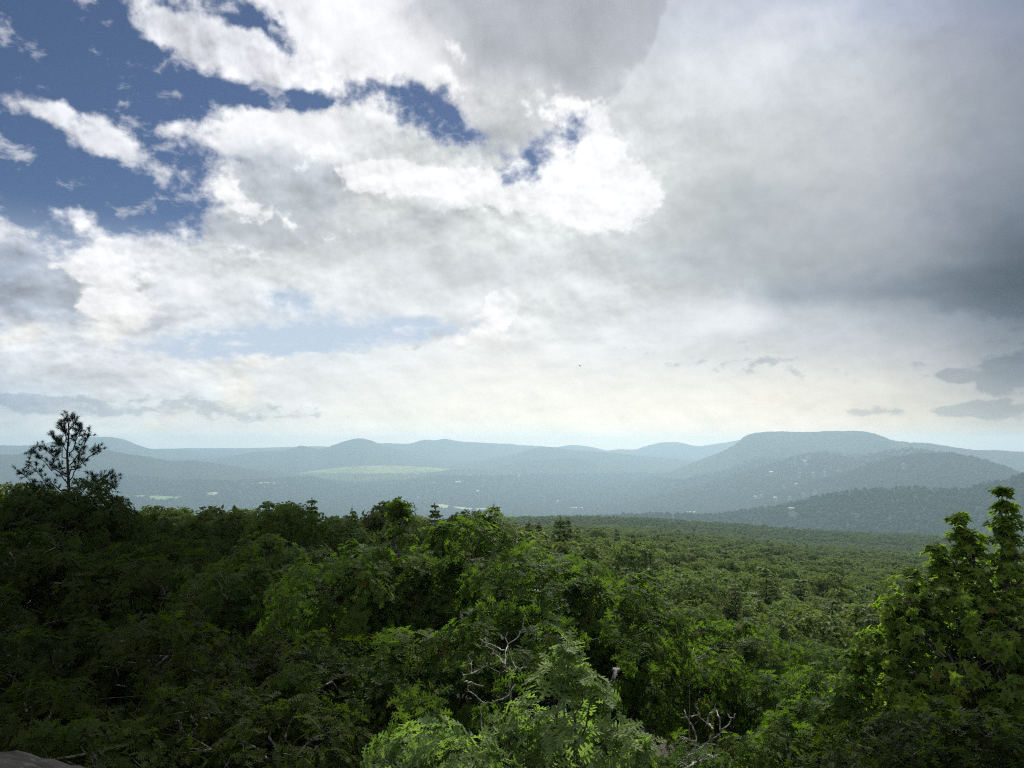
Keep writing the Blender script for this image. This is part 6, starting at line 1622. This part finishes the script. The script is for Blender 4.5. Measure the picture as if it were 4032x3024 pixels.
ledge = rock('summit_rock', 'dark lichen stained summit rock in the lower left corner', (-2.27, 3.25, -0.19), (0.85, 0.6, 0.55), 7)
ledge.rotation_euler = (0, rad(12), 0)
rock('summit_rock', 'flat summit rock the photograph was taken from', (0.0, -0.3, -0.55), (2.2, 1.9, 0.55), 9)


# ---------------------------------------------------------------- a bird far off in the sky
def build_bird():
    a, e = BIRD
    d = 260.0
    x, y = polar(a, d)
    m = plain('dark plumage', (0.02, 0.02, 0.022, 1))
    P = Pieces()
    P.tube([(0, -0.34, 0), (0, -0.2, 0.01), (0, 0.0, 0.02), (0, 0.2, 0.02), (0, 0.33, 0.03), (0, 0.42, 0.02)], [0.01, 0.06, 0.085, 0.07, 0.045, 0.01], 8)
    root = link(bpy.data.objects.new('bird', P.mesh('bird', (m,), True)))
    root.location = (x, y, EYE + d * math.tan(rad(e)))
    root.rotation_euler = (0, rad(10), rad(70))
    tag(root, 'small dark bird soaring in the pale sky above the ridges', 'bird')
    for s in (-1, 1):
        V = [(0.05 * s, 0.16, 0.03), (0.42 * s, 0.22, 0.13), (0.85 * s, 0.06, 0.10), (0.80 * s, -0.04, 0.10), (0.42 * s, -0.06, 0.12), (0.05 * s, -0.12, 0.03)]
        V = V + [(p[0], p[1], p[2] - 0.015) for p in V]
        F = [(0, 1, 4, 5), (1, 2, 3, 4), (6, 11, 10, 7), (7, 10, 9, 8)] + [(i, i + 6, (i + 1) % 6 + 6, (i + 1) % 6) for i in range(6)]
        link(bpy.data.objects.new('wing', mesh_of('wing', V, [i for f in F for i in f], [4] * len(F), (m,))), root)
    V = [(-0.05, -0.28, 0), (0.05, -0.28, 0), (0.11, -0.5, 0), (-0.11, -0.5, 0)]
    V += [(p[0], p[1], -0.012) for p in V]
    F = [(0, 1, 2, 3), (7, 6, 5, 4)] + [(i, i + 4, (i + 1) % 4 + 4, (i + 1) % 4) for i in range(4)]
    link(bpy.data.objects.new('tail', mesh_of('tail', V, [i for f in F for i in f], [4] * 6, (m,))), root)


build_bird()


# ---------------------------------------------------------------- low clouds added unseen above the frame to darken both sides of the foreground
def added_cloud_material():
    m, N, out = new_mat('added_cloud')
    b = N.new('ShaderNodeBsdfDiffuse')
    b.inputs['Color'].default_value = (0.8, 0.8, 0.8, 1)
    N.put(out.inputs['Surface'], b.outputs[0])
    return m


M_ADDED_CLOUD = added_cloud_material()


def added_cloud(label, lobes, seed, up=315.0):
    """Billowed cloud added out of view to block the sun from a stretch of ground: lobes are (x, y, z, radius) of the shaded ground."""
    P = Pieces()
    nu, nv = 48, 28
    u = np.linspace(0, 2 * math.pi, nu, endpoint=False); v = np.linspace(0.02, math.pi - 0.02, nv)
    U, V_ = np.meshgrid(u, v)
    d = np.stack([np.sin(V_) * np.cos(U), np.sin(V_) * np.sin(U), np.cos(V_)], -1)
    sd = np.array(SUN_DIR)
    t = up / sd[2]
    for k, (x, y, z, rr) in enumerate(lobes):
        q = 1 + 0.5 * fbm(d[..., 0] * 2 + k * 3.1, d[..., 1] * 2 + d[..., 2] * 1.7, 4, seed + k)
        c = np.array([x, y, z]) + sd * (t - z / sd[2])
        pts = c + d * rr * q[..., None] * np.array([1, 1, 0.55])
        loops = grid_loops(nv, nu, True)
        P.add(pts.reshape(-1, 3), loops, np.full(len(loops), 4))
    o = tag(link(bpy.data.objects.new('added_cloud', P.mesh('added_cloud', (M_ADDED_CLOUD,), True))), label, 'added_cloud', kind='structure')
    return o


added_cloud('low cloud put out of view to shade the oaks on the left of the summit', [(-9.5, 12, -2.5, 5.5), (-7.5, 7.5, -2, 4.2), (-15, 18, -2, 7.5), (-19, 26, -1, 7), (-9, 18.5, -3, 4.0), (-9, 26, -3, 5), (-12, 36, -2.5, 8), (-4.5, 33, -3, 4), (-3.5, 44, -3.5, 5), (-17, 48, -3, 8), (-27, 62, -3, 10), (-12, 60, -3.5, 8), (-2.4, 3.2, 0.3, 2.3), (-4.5, 5, 0.2, 2.2)], 3)
added_cloud('low cloud put out of view to shade the trees on the right of the summit', [(4.7, 7.0, -2, 1.5), (6.3, 6.6, -1.5, 1.6), (3.5, 5.7, -2.6, 1.2), (8.2, 7.2, -1.5, 1.5)], 8)
